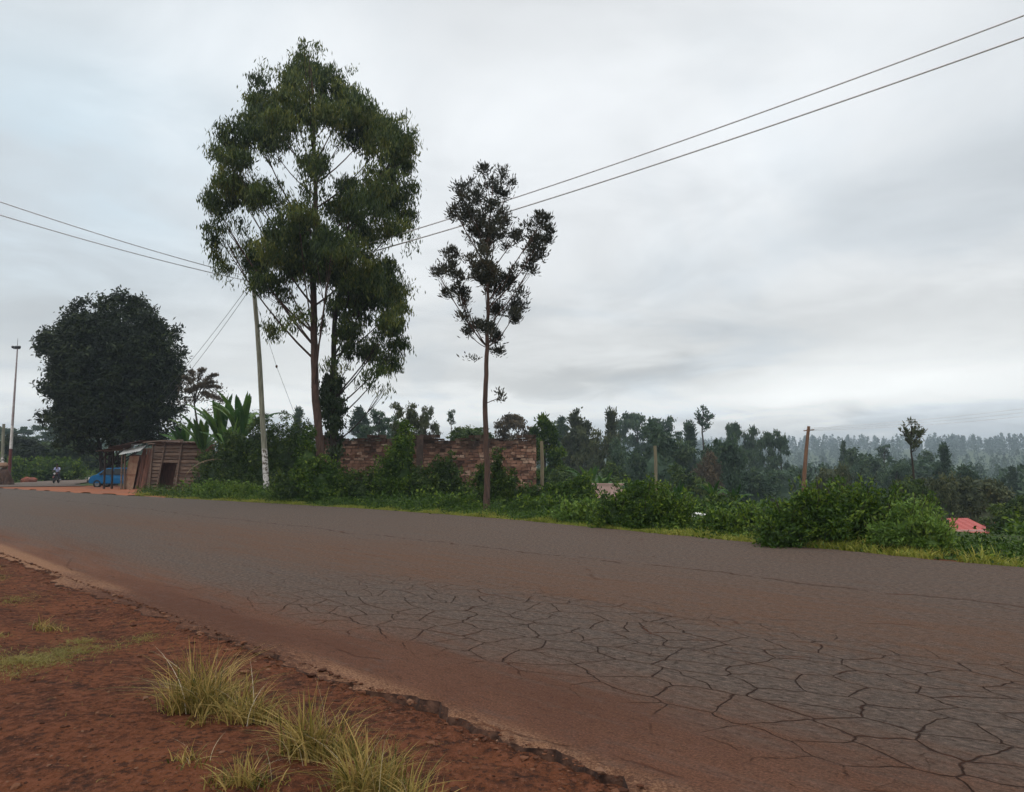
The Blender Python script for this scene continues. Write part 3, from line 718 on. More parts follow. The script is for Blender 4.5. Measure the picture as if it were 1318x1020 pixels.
FT_LIST = [
 # left of the scene, beyond the side road
 ('round', 32, 556, 52, 100, 'dark round tree beyond the junction between the mast and the big mango tree', 'mango'),
 ('spread', 22, 546, 60, 190, 'hazy pale tree on the rise behind the dark round tree near the mast', 'farleaf'),
 ('spread', 60, 540, 50, 170, 'hazy bluish tree showing at the left foot of the mango crown', 'farleaf'),
 ('round', 82, 560, 70, 105, 'shaded green tree under the left half of the mango crown', 'bushd'),
 ('round', 122, 575, 60, 120, 'low leafy tree seen under the mango crown above the side road', 'bushd'),
 ('round', 0, 560, 40, 125, 'grey-green tree cut by the left edge beside the timber pole', 'bushd'),
 # between the hut and the ruin
 ('feather', 463, 524, 38, 120, 'hazy pointed tree between the climber-wrapped trunk and the ruined wall', 'farleaf'),
 ('feather', 385, 524, 24, 130, 'small hazy pointed tree left of the tallest tree trunk', 'farleaf'),
 ('spread', 492, 520, 46, 95, 'hazy feathery tree just left of the tall dark bush over the ruin', 'farleaf'),
 ('spread', 525, 508, 42, 62, 'dark open tree rising behind the left half of the ruined wall', 'olive'),
 ('spread', 546, 514, 34, 74, 'pale-stemmed airy tree behind the ruined wall at its pillar', 'bushg'),
 ('umbrella', 582, 526, 12, 90, 'tiny thin sapling top above the middle of the ruined wall', 'farleaf'),
 ('round', 603, 538, 62, 70, 'round green tree peeping over the middle of the ruined wall', 'bushd'),
 ('round', 503, 552, 36, 85, 'low grey-green tree just above the left part of the ruined wall', 'farleaf'),
 ('spread', 668, 530, 58, 82, 'brownish airy tree above the right end of the ruined wall', 'brownleaf'),
 ('ragged', 699, 534, 46, 68, 'green leafy tree beside the right corner of the ruined wall', 'bush'),
 # main row
 ('feather', 722, 536, 34, 150, 'pale hazy tree in the gap right of the green tree at the ruin', 'farleaf'),
 ('ragged', 742, 530, 52, 105, 'first tall dark tree right of the gap beside the ruin', 'olive'),
 ('spread', 766, 538, 52, 100, 'second tall dark tree in the row right of the ruin', 'olive'),
 ('feather', 787, 525, 34, 108, 'sharp-topped dark tree rising highest in the left part of the row', 'olive'),
 ('round', 806, 556, 52, 98, 'short dark tree in front of the blue-green eucalyptus of the row', 'farleaf'),
 ('spread', 820, 528, 60, 170, 'broad bluish eucalyptus behind the row, left one of two', 'farleaf'),
 ('spread', 850, 526, 46, 180, 'broad bluish eucalyptus behind the row, right one of two', 'farleaf'),
 ('round', 850, 540, 74, 92, 'wide dark green tree behind the short yellowish post', 'farleaf'),
 ('feather', 886, 542, 36, 140, 'grey hazy narrow tree between the wide dark tree and the round-headed one', 'farleaf'),
 ('umbrella', 905, 522, 26, 150, 'bare-stemmed tree whose small head stands alone above the row', 'farleaf'),
 ('round', 906, 574, 44, 84, 'small rounded olive tree at the foot of the row below the bare-stemmed tree', 'brownleaf'),
 ('round', 926, 542, 58, 90, 'dark rounded tree standing right below the lone bare-stemmed head', 'farleaf'),
 ('spread', 950, 541, 34, 150, 'bluish tree, first of the hazy trio right of the lone bare-stemmed tree', 'farleaf'),
 ('spread', 972, 538, 38, 145, 'bluish pointed tree, highest of the hazy trio', 'farleaf'),
 ('spread', 1001, 543, 42, 135, 'open hazy tree with sky showing through, just left of the leaning wooden pole', 'farleaf'),
 ('round', 972, 588, 70, 95, 'low dark grey-green tree left of the leaning wooden pole', 'farleaf'),
 ('round', 1012, 588, 60, 110, 'low rounded hazy tree touching the left side of the leaning wooden pole', 'farleaf'),
 ('round', 880, 596, 60, 75, 'low leafy tree behind the bush at the yellowish post', 'bushd'),
 ('round', 775, 590, 60, 75, 'low dark leafy tree above the pink wall', 'bushd'),
 ('round', 722, 596, 46, 64, 'low green tree between the ruin corner and the banana clump', 'bushd'),
 # right
 ('round', 1070, 579, 46, 72, 'dark compact tree just right of the leaning wooden pole', 'olive'),
 ('feather', 1085, 567, 16, 160, 'small spire-like hazy tree above the compact dark one', 'farleaf'),
 ('round', 1100, 585, 46, 120, 'pale hazy tree between the compact dark tree and the tall hazy dome', 'farleaf'),
 ('round', 1115, 571, 60, 125, 'tall hazy dome-shaped tree in the middle of the right half', 'farleaf'),
 ('umbrella', 1139, 571, 20, 170, 'thin hazy tree standing against the far ridge', 'farleaf'),
 ('umbrella', 1173, 538, 30, 48, 'slender sparse-headed tree sticking up highest at the right', 'olive'),
 ('round', 1165, 600, 50, 47, 'dark bushy tree around the foot of the slender sparse-headed tree', 'bushd'),
 ('round', 1188, 575, 56, 140, 'hazy rounded tree right behind the slender sparse-headed tree', 'farleaf'),
 ('feather', 1213, 570, 30, 110, 'dark spiky tree against the far ridge left of the red roof', 'farleaf'),
 ('round', 1205, 594, 56, 55, 'dark bushy tree between the slender tree and the broad dark tree', 'olive'),
 ('round', 1255, 592, 80, 56, 'broad dark tree standing over the red roof', 'olive'),
 ('round', 1288, 622, 50, 62, 'grey-green round tree behind the red roof at the right', 'bushg'),
 ('round', 1312, 634, 62, 38, 'dark leafy tree cut by the right edge of the photo', 'bushd'),
 ('feather', 1303, 600, 26, 120, 'hazy conifer-like tree below the ridge at the right edge', 'farleaf'),
 ('ragged', 1240, 600, 50, 105, 'hazy tree low on the slope behind the broad dark tree', 'farleaf'),
 ('round', 1045, 605, 50, 100, 'hazy low tree behind the foot of the leaning wooden pole', 'farleaf'),
 ('spread', 1150, 594, 44, 105, 'hazy tree left of the slender sparse-headed tree', 'farleaf'),
]
for r_ in FT_LIST: ftree(*r_)

# far woods on the hills: one mass nobody could count
gF = G()
def wood(n, rmin, rmax, amin, amax, hmin=10, hmax=20, nleaf=110):
    for _ in range(n):
        rr_ = rng.uniform(rmin, rmax); th = rng.uniform(amin, amax)
        x, y = rr_ * math.sin(th), rr_ * math.cos(th); z = gz(x, y); H = rng.uniform(hmin, hmax)
        nl = nleaf; zz = rng.uniform(0.12, 1, nl); sl = rng.uniform(0.2, 0.34)
        w = H * sl * (1 - zz) ** rng.uniform(0.4, 0.8) * 1.0 + 0.25
        t2 = rng.uniform(0, 6.28, nl); q2 = rng.uniform(0.3, 1, nl)
        p = np.stack([x + np.cos(t2) * w * q2, y + np.sin(t2) * w * q2, z + zz * H], 1)
        leaves(gF, p, rng.normal(size=(nl, 3)) + [0, 0, 0.8], H * 0.12 * (110 / nl) ** 0.5 * rng.uniform(0.6, 1.3, nl), H * 0.06 * (110 / nl) ** 0.5 * rng.uniform(0.6, 1.3, nl), np.clip(rng.uniform(0.3, 0.6) + rng.normal(size=nl) * 0.12, 0, 1))
wood(300, 320, 520, R(3), R(37), 7, 12, 90)
wood(380, 560, 950, R(-2), R(38), 11, 17, 70)
wood(1100, 1000, 1700, R(-6), R(38), 14, 24, 55)
wood(160, 240, 420, R(-34), R(-10), 7, 12)
wood(170, 140, 300, R(2), R(36), 8, 13)
tag(obj('far_woods', gF, M['farleaf']), 'hazy wooded ridge closing the view beyond the valley', 'woods', None, 'stuff')

# ------------------------------------------------------------------ bushes
def make_bush(name, label, cat, lobes, Y, leaf, L=0.11, W=0.055, dens=1.0, group='bushes along the far verge', sprays=14, zbase=None, core=True, yspread=0.9):
    """lobes: (px, top_y, width_px) ; each lobe reaches the ground"""
    gB = G(); cx = sum(l[0] for l in lobes) / len(lobes)
    b0 = at(cx, 650, Y); z0 = gz(b0[0], Y) if zbase is None else zbase
    root = thing(name, label, cat, (b0[0], Y, z0), group)
    for (px, top, w) in lobes:
        gS = G()
        dy = rng.uniform(-0.4, 0.4) if len(lobes) > 1 else 0
        T_ = at(px, top, Y + dy); zb = gz(T_[0], Y + dy); H = max(0.4, T_[2] - zb) * 1.13; rx = w * ppm(Y) / 2; ry = max(rx * 0.8, 0.6) * yspread
        n = int(dens * 260 * (rx * ry + rx * H + ry * H) * 4.2 * (0.055 * 0.11) / (L * W))
        n = min(n, 26000)
        c0 = np.array([T_[0], Y + dy, zb])
        # bumps: leaves spread on many small knobs over the mound
        kn = max(12, int(14 * (rx + ry + H)))
        d_ = sphere_pts(kn); d_[:, 2] = np.abs(d_[:, 2]) * 1.15 - 0.12
        kc = d_ * np.array([rx, ry, H]) * rng.uniform(0.62, 0.9, (kn, 1)) + c0
        kr = rng.uniform(0.13, 0.26, kn) * min(rx, H, 2.0) ** 0.6 * 1.25
        kt = rng.uniform(-0.16, 0.16, kn)
        idx = rng.integers(0, kn, n); p = kc[idx] + sphere_pts(n) * kr[idx][:, None] * rng.uniform(0.5, 1.1, (n, 1)) ** 0.5
        p[:, 2] = np.maximum(p[:, 2], zb + 0.02)
        d = unit(p - kc[idx]) + rng.normal(size=(n, 3)) * 0.5 + [0, 0, -0.1]
        leaves(gB, p, d, L * rng.uniform(0.6, 1.4, n), W * rng.uniform(0.6, 1.4, n), np.clip(0.45 + kt[idx] + rng.normal(size=n) * 0.15, 0, 1))
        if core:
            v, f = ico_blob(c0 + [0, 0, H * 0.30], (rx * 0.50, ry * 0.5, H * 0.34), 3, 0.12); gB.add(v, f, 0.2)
        for _ in range(sprays):
            th = rng.uniform(0, 6.28); e = rng.uniform(0.2, 1.3)
            s = c0 + np.array([math.cos(th) * math.cos(e) * rx, math.sin(th) * math.cos(e) * ry, math.sin(e) * H]) * 0.72
            L_ = rng.uniform(0.25, 0.55) * min(1.2, H) ** 0.7
            en = s + unit(np.array([math.cos(th) * 0.7, math.sin(th) * 0.7, 0.6 + e])) * (L_ + 0.12 * H)
            P_ = bez(c0 * [1, 1, 0] + [0, 0, zb + H * 0.3], s, en, 7); add_tube(gS, P_, np.linspace(0.012, 0.004, 7), 4)
            tt = rng.uniform(0.6, 1, 26); q_ = P_[np.minimum((tt * 6).astype(int), 6)] + rng.normal(size=(26, 3)) * L * 0.7
            leaves(gB, q_, rng.normal(size=(26, 3)) * 0.7 + unit(en - s), L * 1.2, W * 1.2, np.clip(0.6 + rng.normal(size=26) * 0.15, 0, 1))
        if sprays: obj('stem', gS, M['barkd'], root)
    obj('foliage', gB, M[leaf], root)
    return root
V = 'bushes in front of the ruin'
H_ = 'bushes between the hut and the ruin'
BL = [
 ('bush', 'biggest dark green roadside bush, below the leaning wooden pole', [(1010,660,90),(1045,640,110),(1085,627,120),(1130,640,110),(1060,632,110)], 15.6, 'bush', 0.085, 0.04),
 ('bush', 'light green bush leaning on the right end of the biggest roadside bush', [(1165,655,90),(1195,672,60)], 14.6, 'bushl', 0.085, 0.035),
 ('bush', 'rounded dark green roadside bush in front of the yellowish post', [(795,640,80),(830,622,100),(868,638,60)], 20.0, 'bush', 0.085, 0.04),
 ('bush', 'bright low bush filling the gap between the two big roadside bushes', [(918,684,34),(940,668,50),(965,658,50)], 18.2, 'bush', 0.085, 0.04),
 ('bush', 'small light green bush on the verge in front of the pink wall', [(760,652,50),(735,655,40)], 22.5, 'bushl', 0.10, 0.05),
 ('bush', 'leafy green bush left of the pink wall', [(720,622,50),(745,614,60)], 30, 'bush', 0.12, 0.06),
 ('bush', 'dull green bush at the foot of the right corner of the ruin', [(690,628,44),(668,640,50)], 32, 'bushd', 0.12, 0.06),
 ('bush', 'thin dark shrub growing round the base of the slim tree', [(641,582,26),(622,592,26),(656,606,40),(636,620,56)], 29, 'bushd', 0.12, 0.05),
 ('bush', 'tall narrow dark bush reaching above the ruined wall', [(520,538,34),(516,555,50),(508,585,70)], 34, 'bush', 0.13, 0.06),
 ('bush', 'wide dark bush spreading low before the left half of the ruin', [(465,610,70),(500,598,90),(540,600,80)], 34, 'bushd', 0.13, 0.06),
 ('bush', 'mid-green bush on the right flank of the wide dark bush', [(572,585,50),(585,620,50)], 34.5, 'bushd', 0.12, 0.06),
 ('bush', 'dense green bush right behind the power pole', [(305,548,60),(335,536,80),(372,532,80),(398,548,50),(350,580,110)], 44.5, 'bushd', 0.15, 0.07),
 ('bush', 'green bush hiding the foot of the tallest tree', [(398,552,46),(420,590,70),(440,606,50)], 34.3, 'bush', 0.14, 0.07),
 ('bush', 'dark shaded bush between the wooden hut and the power pole', [(285,572,60),(312,566,66),(268,585,40)], 47, 'bushd', 0.15, 0.07),
 ('bush', 'low light green bush on the verge left of the power pole', [(270,622,50),(300,622,60),(330,628,50)], 38.5, 'bushl', 0.12, 0.06),
 ('bush', 'low dark bush at the right foot of the power pole', [(375,610,60),(400,618,50)], 35, 'bushd', 0.12, 0.06),
 ('bush', 'low green bush on the verge right of the slim tree', [(700,650,50),(672,652,40)], 26, 'bush', 0.085, 0.04),
 ('bush', 'low weedy bush on the verge left of the slim tree', [(575,645,50),(606,650,40)], 28, 'bush', 0.085, 0.04),
 ('bush', 'pale bushy shrub right of the two big verge bushes above the red roof', [(1192,642,50),(1206,662,30)], 27, 'bush', 0.11, 0.05),
 ('bush', 'leafy shrub behind the white sack', [(930,640,60),(905,650,50)], 30, 'bushd', 0.12, 0.06),
 ('bush', 'green shrub beside the mast beyond the junction', [(60,588,70),(90,592,50)], 88, 'bush', 0.3, 0.15),
 ('bush', 'green shrub left of the mast at the edge of the photo', [(22,590,40),(-5,585,40)], 84, 'bush', 0.3, 0.15),
 ('bush', 'sunlit green shrub on the rise seen right of the parked motorcycle', [(118,592,40),(150,590,50)], 118, 'bush', 0.35, 0.16),
]
for b in BL:
    big = b[3] < 23
    make_bush(*b[:2], 'bush', b[2], b[3], b[4], b[5], b[6], 1.15 if big else 0.9, sprays=16 if big else 8, core=True)

# ------------------------------------------------------------------ banana plants
def banana(px, top, Y, label, n=9, dead=2, spread=1.0, group='banana plants'):
    n += 3
    T_ = at(px, top, Y); z0 = gz(T_[0], Y); H = T_[2] - z0
    root = thing('banana_plant', label, 'banana plant', (T_[0], Y, z0), group)
    b = np.array([T_[0], Y, z0]); sh = H * 0.42
    gS = G(); P_ = trunk_path([b - [0, 0, 0.2], b + [0.05, 0, sh * 0.6], b + [0, 0, sh * 1.1]], 8, 0.02)
    add_tube(gS, P_, np.linspace(0.16, 0.08, 8) * (H / 5), 8); obj('stem', gS, M['stem'], root)
    top_ = P_[-1]
    for i in range(n + dead):
        th = i * 2.4 + rng.uniform(-0.3, 0.3); deadf = i >= n
        lean = (0.2 + 1.15 * ((i * 0.618) % 1.0)) if not deadf else 1.5
        L_ = H * rng.uniform(0.46, 0.6) * (1.0 if i else 1.1); 
        if i == 0: lean = 0.12
        s = np.linspace(0, 1, 16)
        ang_ = lean * (0.35 + 1.5 * s * s * (0.9 if not deadf else 0.3)) if not deadf else 1.2 + 1.6 * s
        dx = np.cumsum(np.sin(ang_)) * L_ / 16 * spread * 1.15; dz = np.cumsum(np.cos(ang_)) * L_ / 16
        C_ = top_ + np.stack([dx * math.cos(th), dx * math.sin(th), dz], 1)
        w = 0.21 * (H / 5) * np.sin(np.pi * np.clip(s * 0.93 + 0.07, 0, 1)) ** 0.6 * np.where(s < 0.12, 0.15, 1) + 0.012
        if deadf: w = w * 0.45
        side_ = np.array([-math.sin(th), math.cos(th), 0]); gL = G()
        tb = np.clip(0.5 + rng.uniform(-0.3, 0.35), 0, 1)
        droop = 0.25
        for sg in (-1, 1):
            for k_ in range(15):
                w0, w1 = w[k_], w[k_ + 1]
                sl = rng.uniform(0, 0.22) if rng.random() < 0.6 else 0.0
                p0, p1 = C_[k_], C_[k_ + 1]
                dwn = np.array([0, 0, -1]) * droop
                e0 = p0 + sg * side_ * w0 + dwn * w0 + (p1 - p0) * sl; e1 = p1 + sg * side_ * w1 + dwn * w1 - (p1 - p0) * sl * 0.5
                e0 = e0 + [0, 0, -rng.uniform(0, 0.08)]
                gL.add(np.array([p0, e0, e1, p1]), [[0, 1, 2, 3]], tb + rng.uniform(-0.06, 0.06))
        add_tube(gL, C_ + [0, 0, 0.005], np.linspace(0.022, 0.006, 16) * (H / 5), 4, min(1, tb + 0.25))
        obj('leaf', gL, M['banana'] if not deadf else M['deadleaf'], root)
banana(312, 500, 49, 'banana plant with the tallest bright leaves just left of the power pole', 10, 2)
banana(286, 512, 51, 'banana plant with broad upright leaves in the middle of the clump by the hut', 10, 2)
banana(262, 530, 52, 'banana plant right behind the wooden hut, left in the clump', 10, 1, 1.2)
banana(238, 545, 58, 'low shaded banana plant touching the mango crown over the hut roof', 9, 1, 1.3)
banana(298, 545, 46, 'shorter banana plant in front of the clump between hut and pole', 9, 1, 1.2)
banana(760, 596, 52, 'small light green banana plant above the left end of the pink wall', 9, 0, 1.2)
banana(776, 604, 50, 'small banana plant directly behind the pink wall', 8, 0, 1.2)
banana(918, 618, 36, 'pale banana plant behind the white sack', 9, 1, 1.1)
banana(945, 622, 38, 'pale banana plant to the right of the one behind the white sack', 9, 1, 1.1)
banana(808, 618, 36, 'banana plant peeping over the rounded roadside bush by the yellowish post', 8, 0, 1.2)
banana(872, 622, 40, 'banana plant right of the yellowish post', 8, 0, 1.2)

# feather-leaved tree by the mango
base = at(262, 620, 60); base[2] = gz(base[0], 60)
tP = thing('feather_leaved_tree', 'small tree with drooping brownish fan-like sprays beside the mango crown', 'tree', base)
gT, gC = G(), G()
hub = at(250, 520, 60); P_ = trunk_path([base - [0, 0, .3], (base + hub) / 2 + [0.2, 0, 0], hub], 10, 0.05); add_tube(gT, P_, np.linspace(0.14, 0.06, 10), 7)
for (x, y) in [(246,478),(262,474),(276,492),(284,500),(262,498),(236,486),(272,512),(288,518),(252,500),(280,482),(240,505)]:
    tip = at(x, y, 60 + rng.uniform(-1.3, 1.3)); pk = (hub + tip) / 2 + [0, 0, 1.2 + rng.uniform(0, 0.4)]
    Q = bez(hub, pk, tip, 14); add_tube(gT, Q, np.linspace(0.035, 0.01, 14), 4)
    nl = 260; tt = rng.uniform(0.45, 1, nl); i_ = np.clip((tt * 13).astype(int), 0, 12)
    p = Q[i_] + rng.normal(size=(nl, 3)) * [0.12, 0.12, 0.06] + [0, 0, -0.06]
    leaves(gC, p, rng.normal(size=(nl, 3)) * 0.5 + [0, 0, -0.8], 0.26, 0.07, np.clip(0.5 + rng.normal(size=nl) * 0.15, 0, 1))
    for _ in range(2):
        c = at(x + rng.uniform(-6, 6), y + 14 + rng.uniform(-4, 8), 60 + rng.uniform(-1, 1)); nl = 40
        leaves(gC, c + rng.normal(size=(nl, 3)) * [0.3, 0.3, 0.16], rng.normal(size=(nl, 3)) + [0, 0, -0.4], 0.22, 0.08, np.clip(0.4 + rng.normal(size=nl) * 0.15, 0, 1))
obj('trunk', gT, M['barkd'], tP); obj('crown', gC, M['brownleaf'], tP)

# ------------------------------------------------------------------ verge grass, weeds, undergrowth
def blades(G_, x, y, z, h, w, lean, tint, seg=3):
    n = len(x); th = rng.uniform(0, 6.28, n); b = np.stack([x, y, z], 1)
    dr = np.stack([np.cos(th), np.sin(th), np.zeros(n)], 1); th2 = rng.uniform(0, 6.28, n)
    sd = np.stack([np.cos(th2), np.sin(th2), np.zeros(n)], 1)
    rows = []
    for k_ in range(seg + 1):
        s = k_ / seg
        c = b + dr * (lean * h * s ** 1.7)[:, None] + np.array([0, 0, 1]) * (h * (s - 0.35 * np.minimum(lean, 1.5) * s * s))[:, None]
        ww = (w * (1 - s) ** 0.7 + w * 0.06)[:, None]
        rows.append(c - sd * ww / 2); rows.append(c + sd * ww / 2)
    v = np.stack(rows, 1).reshape(-1, 3); m_ = 2 * (seg + 1)
    base_ = np.arange(n)[:, None] * m_
    for k_ in range(seg):
        pass
    f = np.concatenate([base_ + np.array([[2 * k_, 2 * k_ + 1, 2 * k_ + 3, 2 * k_ + 2]]) for k_ in range(seg)], 0)
    G_.add(v, f, np.tile(tint, seg))
def clumpy(a, t, s=1.0):
    return wob(a * s, t * s, 1.9)
gV = G()
n = 60000
A_ = np.concatenate([rng.uniform(-2, 40, n), rng.uniform(40, 75, n // 4)])
D_ = np.abs(rng.normal(size=len(A_))) * 0.42 - 0.12
D_ = np.where(D_ < -0.02, D_ + 0.25 * rng.random(len(A_)), D_)
T_ = tf(A_) + D_ + 0.10 * np.sin(A_ * 1.3) + 0.07 * np.sin(A_ * 3.1)
x, y = from_at(A_, T_)
keep = (clumpy(A_, T_, 2) > rng.uniform(-0.5, 0.25, len(A_))) & ~(x / np.maximum(y, 1) < -0.47)
A_, T_, D_, x, y = A_[keep], T_[keep], D_[keep], x[keep], y[keep]
h = rng.uniform(0.05, 0.26, len(x)) * (0.5 + 0.7 * np.clip(D_, 0, 1)) * np.clip(1 + 1.5 * clumpy(A_, T_, 1.1) , 0.25, 2.4)
blades(gV, x, y, g(x, y), np.maximum(h, 0.04), rng.uniform(0.010, 0.02, len(x)) * (1 + y / 30), rng.uniform(0.2, 1.3, len(x)), np.clip(0.5 - 0.25 * np.clip(D_ - .4, 0, 1) + 0.3 * clumpy(A_, T_) + rng.normal(size=len(x)) * 0.15, 0, 1), 2)
tag(obj('verge_grass', gV, M['verge']), 'yellow-green grass fringe along the far edge of the road', 'grass', None, 'stuff')
gW = G()
for _ in range(1500):
    a0 = rng.uniform(-3, 58); d0 = rng.uniform(0.4, 3.6); t0 = tf(a0) + d0; x0, y0 = from_at(a0, t0)
    if x0 / max(y0, 1) < -0.46: continue
    z0 = gz(x0, y0); nl = 60; hh_ = rng.uniform(0.15, 0.5) * min(1, 0.5 + d0 / 2) * (0.65 if x0 > 0 else 1)
    p = np.array([x0, y0, z0]) + np.abs(rng.normal(size=(nl, 3))) * [1, 1, hh_ * 0.5] * np.sign(rng.normal(size=(nl, 3)) * [1, 1, 0] + [0, 0, 1]) * [0.25, 0.25, 1]
    leaves(gW, p, rng.normal(size=(nl, 3)) + [0, 0, 0.3], rng.uniform(0.06, 0.13, nl), rng.uniform(0.03, 0.055, nl), np.clip(rng.uniform(0.2, 0.6) + rng.normal(size=nl) * 0.15, 0, 1))
tag(obj('roadside_weeds', gW, M['bush']), 'low leafy weeds between the grass fringe and the bushes', 'weeds', None, 'stuff')
gU = G()
for _ in range(3200):
    Y0 = 20 + 75 * rng.random() ** 1.3; px = rng.uniform(240, 1380); x0 = (px - CX) / FPX * Y0
    a0, t0 = to_at(x0, Y0); d0 = t0 - tf(a0)
    if d0 < 2.0: continue
    if -10.5 < x0 < 2 and 42 < Y0 < 51: continue
    if x0 < -20 and Y0 > 50: continue
    if 1200 < px < 1305 and Y0 < 50 or 875 < px < 925 and Y0 < 25: continue
    z0 = gz(x0, Y0); s_ = rng.uniform(0.35, 0.9) * (0.8 + Y0 / 90); nl = 46
    d = sphere_pts(nl); d[:, 2] = np.abs(d[:, 2])
    p = np.array([x0, Y0, z0]) + d * [s_, s_, s_ * 0.8] * rng.uniform(0.6, 1.1, (nl, 1))
    LL = 0.12 * (0.7 + Y0 / 40)
    leaves(gU, p, d + rng.normal(size=(nl, 3)) * 0.6, LL * rng.uniform(0.7, 1.3, nl), LL * 0.5 * rng.uniform(0.7, 1.3, nl), np.clip(rng.uniform(0.15, 0.75) + rng.normal(size=nl) * 0.12, 0, 1))
tag(obj('undergrowth', gU, M['bush']), 'tangled green undergrowth on the slope behind the roadside bushes', 'undergrowth', None, 'stuff')
gU = G()
for _ in range(900):
    Y0 = rng.uniform(58, 130); px = rng.uniform(-30, 330); x0 = (px - CX) / FPX * Y0
    a0, t0 = to_at(x0, Y0)
    if t0 - tf(a0) < 5: continue
    # keep clear of the side road and the forecourt
    pth = np.array([(-37, 60), (-41, 68), (-46, 84), (-52, 108), (-60, 140)]); cxr = np.interp(Y0, pth[:, 1], pth[:, 0])
    if abs(x0 - cxr) < 6.0 or (Y0 < 74 and x0 > -50): continue
    z0 = gz(x0, Y0); s_ = rng.uniform(0.5, 1.2); nl = 50
    d = sphere_pts(nl); d[:, 2] = np.abs(d[:, 2]); p = np.array([x0, Y0, z0]) + d * [s_, s_, s_ * 0.7]
    leaves(gU, p, d + rng.normal(size=(nl, 3)) * 0.6, 0.32, 0.16, np.clip(rng.uniform(0.2, 0.9) + rng.normal(size=nl) * 0.12, 0, 1))
tag(obj('hillside_scrub', gU, M['bush']), 'green scrub covering the rise beyond the side road', 'scrub', None, 'stuff')

# ------------------------------------------------------------------ foreground grass tufts
def tuft(px, py, rad, hmax, n, label, lean=1.0):
    n = int(n * 0.8)
    Y0 = 1.5 / ((py - 602) / FPX); x0 = (px - CX) / FPX * Y0
    sc0 = rng.normal(size=(6, 2)) * rad * 0.45; ii = rng.integers(0, 6, n); x = x0 + sc0[ii, 0] + rng.normal(size=n) * rad * 0.28; y = Y0 + (sc0[ii, 1] + rng.normal(size=n) * rad * 0.28) * 0.8
    r_ = np.minimum(np.hypot(x - x0, y - Y0), rad * 1.4)
    gB = G(); h = 1.18 * hmax * rng.uniform(0.3, 1.0, n) * (1.1 - 0.6 * r_ / rad)
    blades(gB, x, y, g(x, y) - 0.01, h, rng.uniform(0.003, 0.011, n), rng.uniform(0.05, 1.5, n) * lean, np.clip(0.35 + 0.35 * (h / hmax) + rng.normal(size=n) * 0.32, 0, 1), 5)
    o = thing('grass_tuft', label, 'grass tuft', (x0, Y0, gz(x0, Y0)), 'grass tufts on the red earth')
    obj('blades', gB, M['tuft'], o)
    gB = G(); k_ = max(3, n // 70); r_ = rad * rng.random(k_); th = rng.uniform(0, 6.28, k_); x = x0 + r_ * np.cos(th); y = Y0 + r_ * np.sin(th) * 0.8
    blades(gB, x, y, g(x, y), hmax * rng.uniform(0.7, 1.2, k_), rng.uniform(0.003, 0.005, k_), rng.uniform(0.2, 1.4, k_), rng.uniform(0, 1, k_), 5)
    obj('dry_straw', gB, M['straw'], o)
tuft(270, 905, 0.22, 0.46, 850, 'tallest yellow-green grass tuft, at the left end of the foreground group')
tuft(318, 918, 0.20, 0.33, 380, 'smaller grass tuft hugging the right side of the tall left tuft')
tuft(410, 965, 0.20, 0.40, 560, 'wispy grass tuft in the middle of the foreground group')
tuft(480, 1005, 0.20, 0.34, 560, 'grass tuft at the right end of the group by the bottom edge')
tuft(535, 1025, 0.16, 0.26, 260, 'small greener tuft at the bottom edge nearest the tarmac')
tuft(330, 1008, 0.15, 0.18, 240, 'short splayed grass tuft at the bottom edge below the tall one')
tuft(262, 985, 0.13, 0.13, 90, 'tiny thin tuft on the red earth left of the splayed one')
tuft(64, 806, 0.22, 0.16, 160, 'small isolated tuft on the red earth at the far left')
gL = G()
for (px, py, rx, ry, nn) in [(10, 866, 60, 18, 2600), (60, 852, 60, 12, 2400), (115, 832, 50, 8, 1700), (190, 814, 30, 6, 900), (30, 770, 36, 8, 900), (5, 742, 20, 6, 500), (120, 818, 25, 5, 500), (0, 822, 25, 6, 400), (5,728,16,5,200)]:
    pxs = px + rng.normal(size=nn) * rx * 0.5; pys = py + rng.normal(size=nn) * ry * 0.5 + (pxs - px) * -0.15
    Y0 = 1.5 / ((pys - 602) / FPX); x = (pxs - CX) / FPX * Y0
    k_ = clumpy(x, Y0, 5) > rng.uniform(-0.6, 0.45, len(x)); x, Y0 = x[k_], Y0[k_]; n_ = len(x)
    blades(gL, x, Y0, g(x, Y0) - 0.005, rng.uniform(0.012, 0.05, n_), rng.uniform(0.003, 0.006, n_), rng.uniform(0.6, 2.6, n_), np.clip(rng.normal(size=n_) * 0.22 + 0.5, 0, 1), 3)
nn = 700; aS = rng.uniform(-3, 14, nn); tS = tn(aS) - np.abs(rng.normal(size=nn)) * 1.3 - 0.2; x, y = from_at(aS, tS)
blades(gL, x, y, g(x, y) - 0.004, rng.uniform(0.015, 0.05, nn), rng.uniform(0.002, 0.005, nn), rng.uniform(0.5, 2.2, nn), np.clip(rng.normal(size=nn) * 0.25 + 0.6, 0, 1), 3)
tag(obj('low_grass', gL, M['lowgrass']), 'thin trodden yellowish grass in patches on the red earth', 'grass', None, 'stuff')
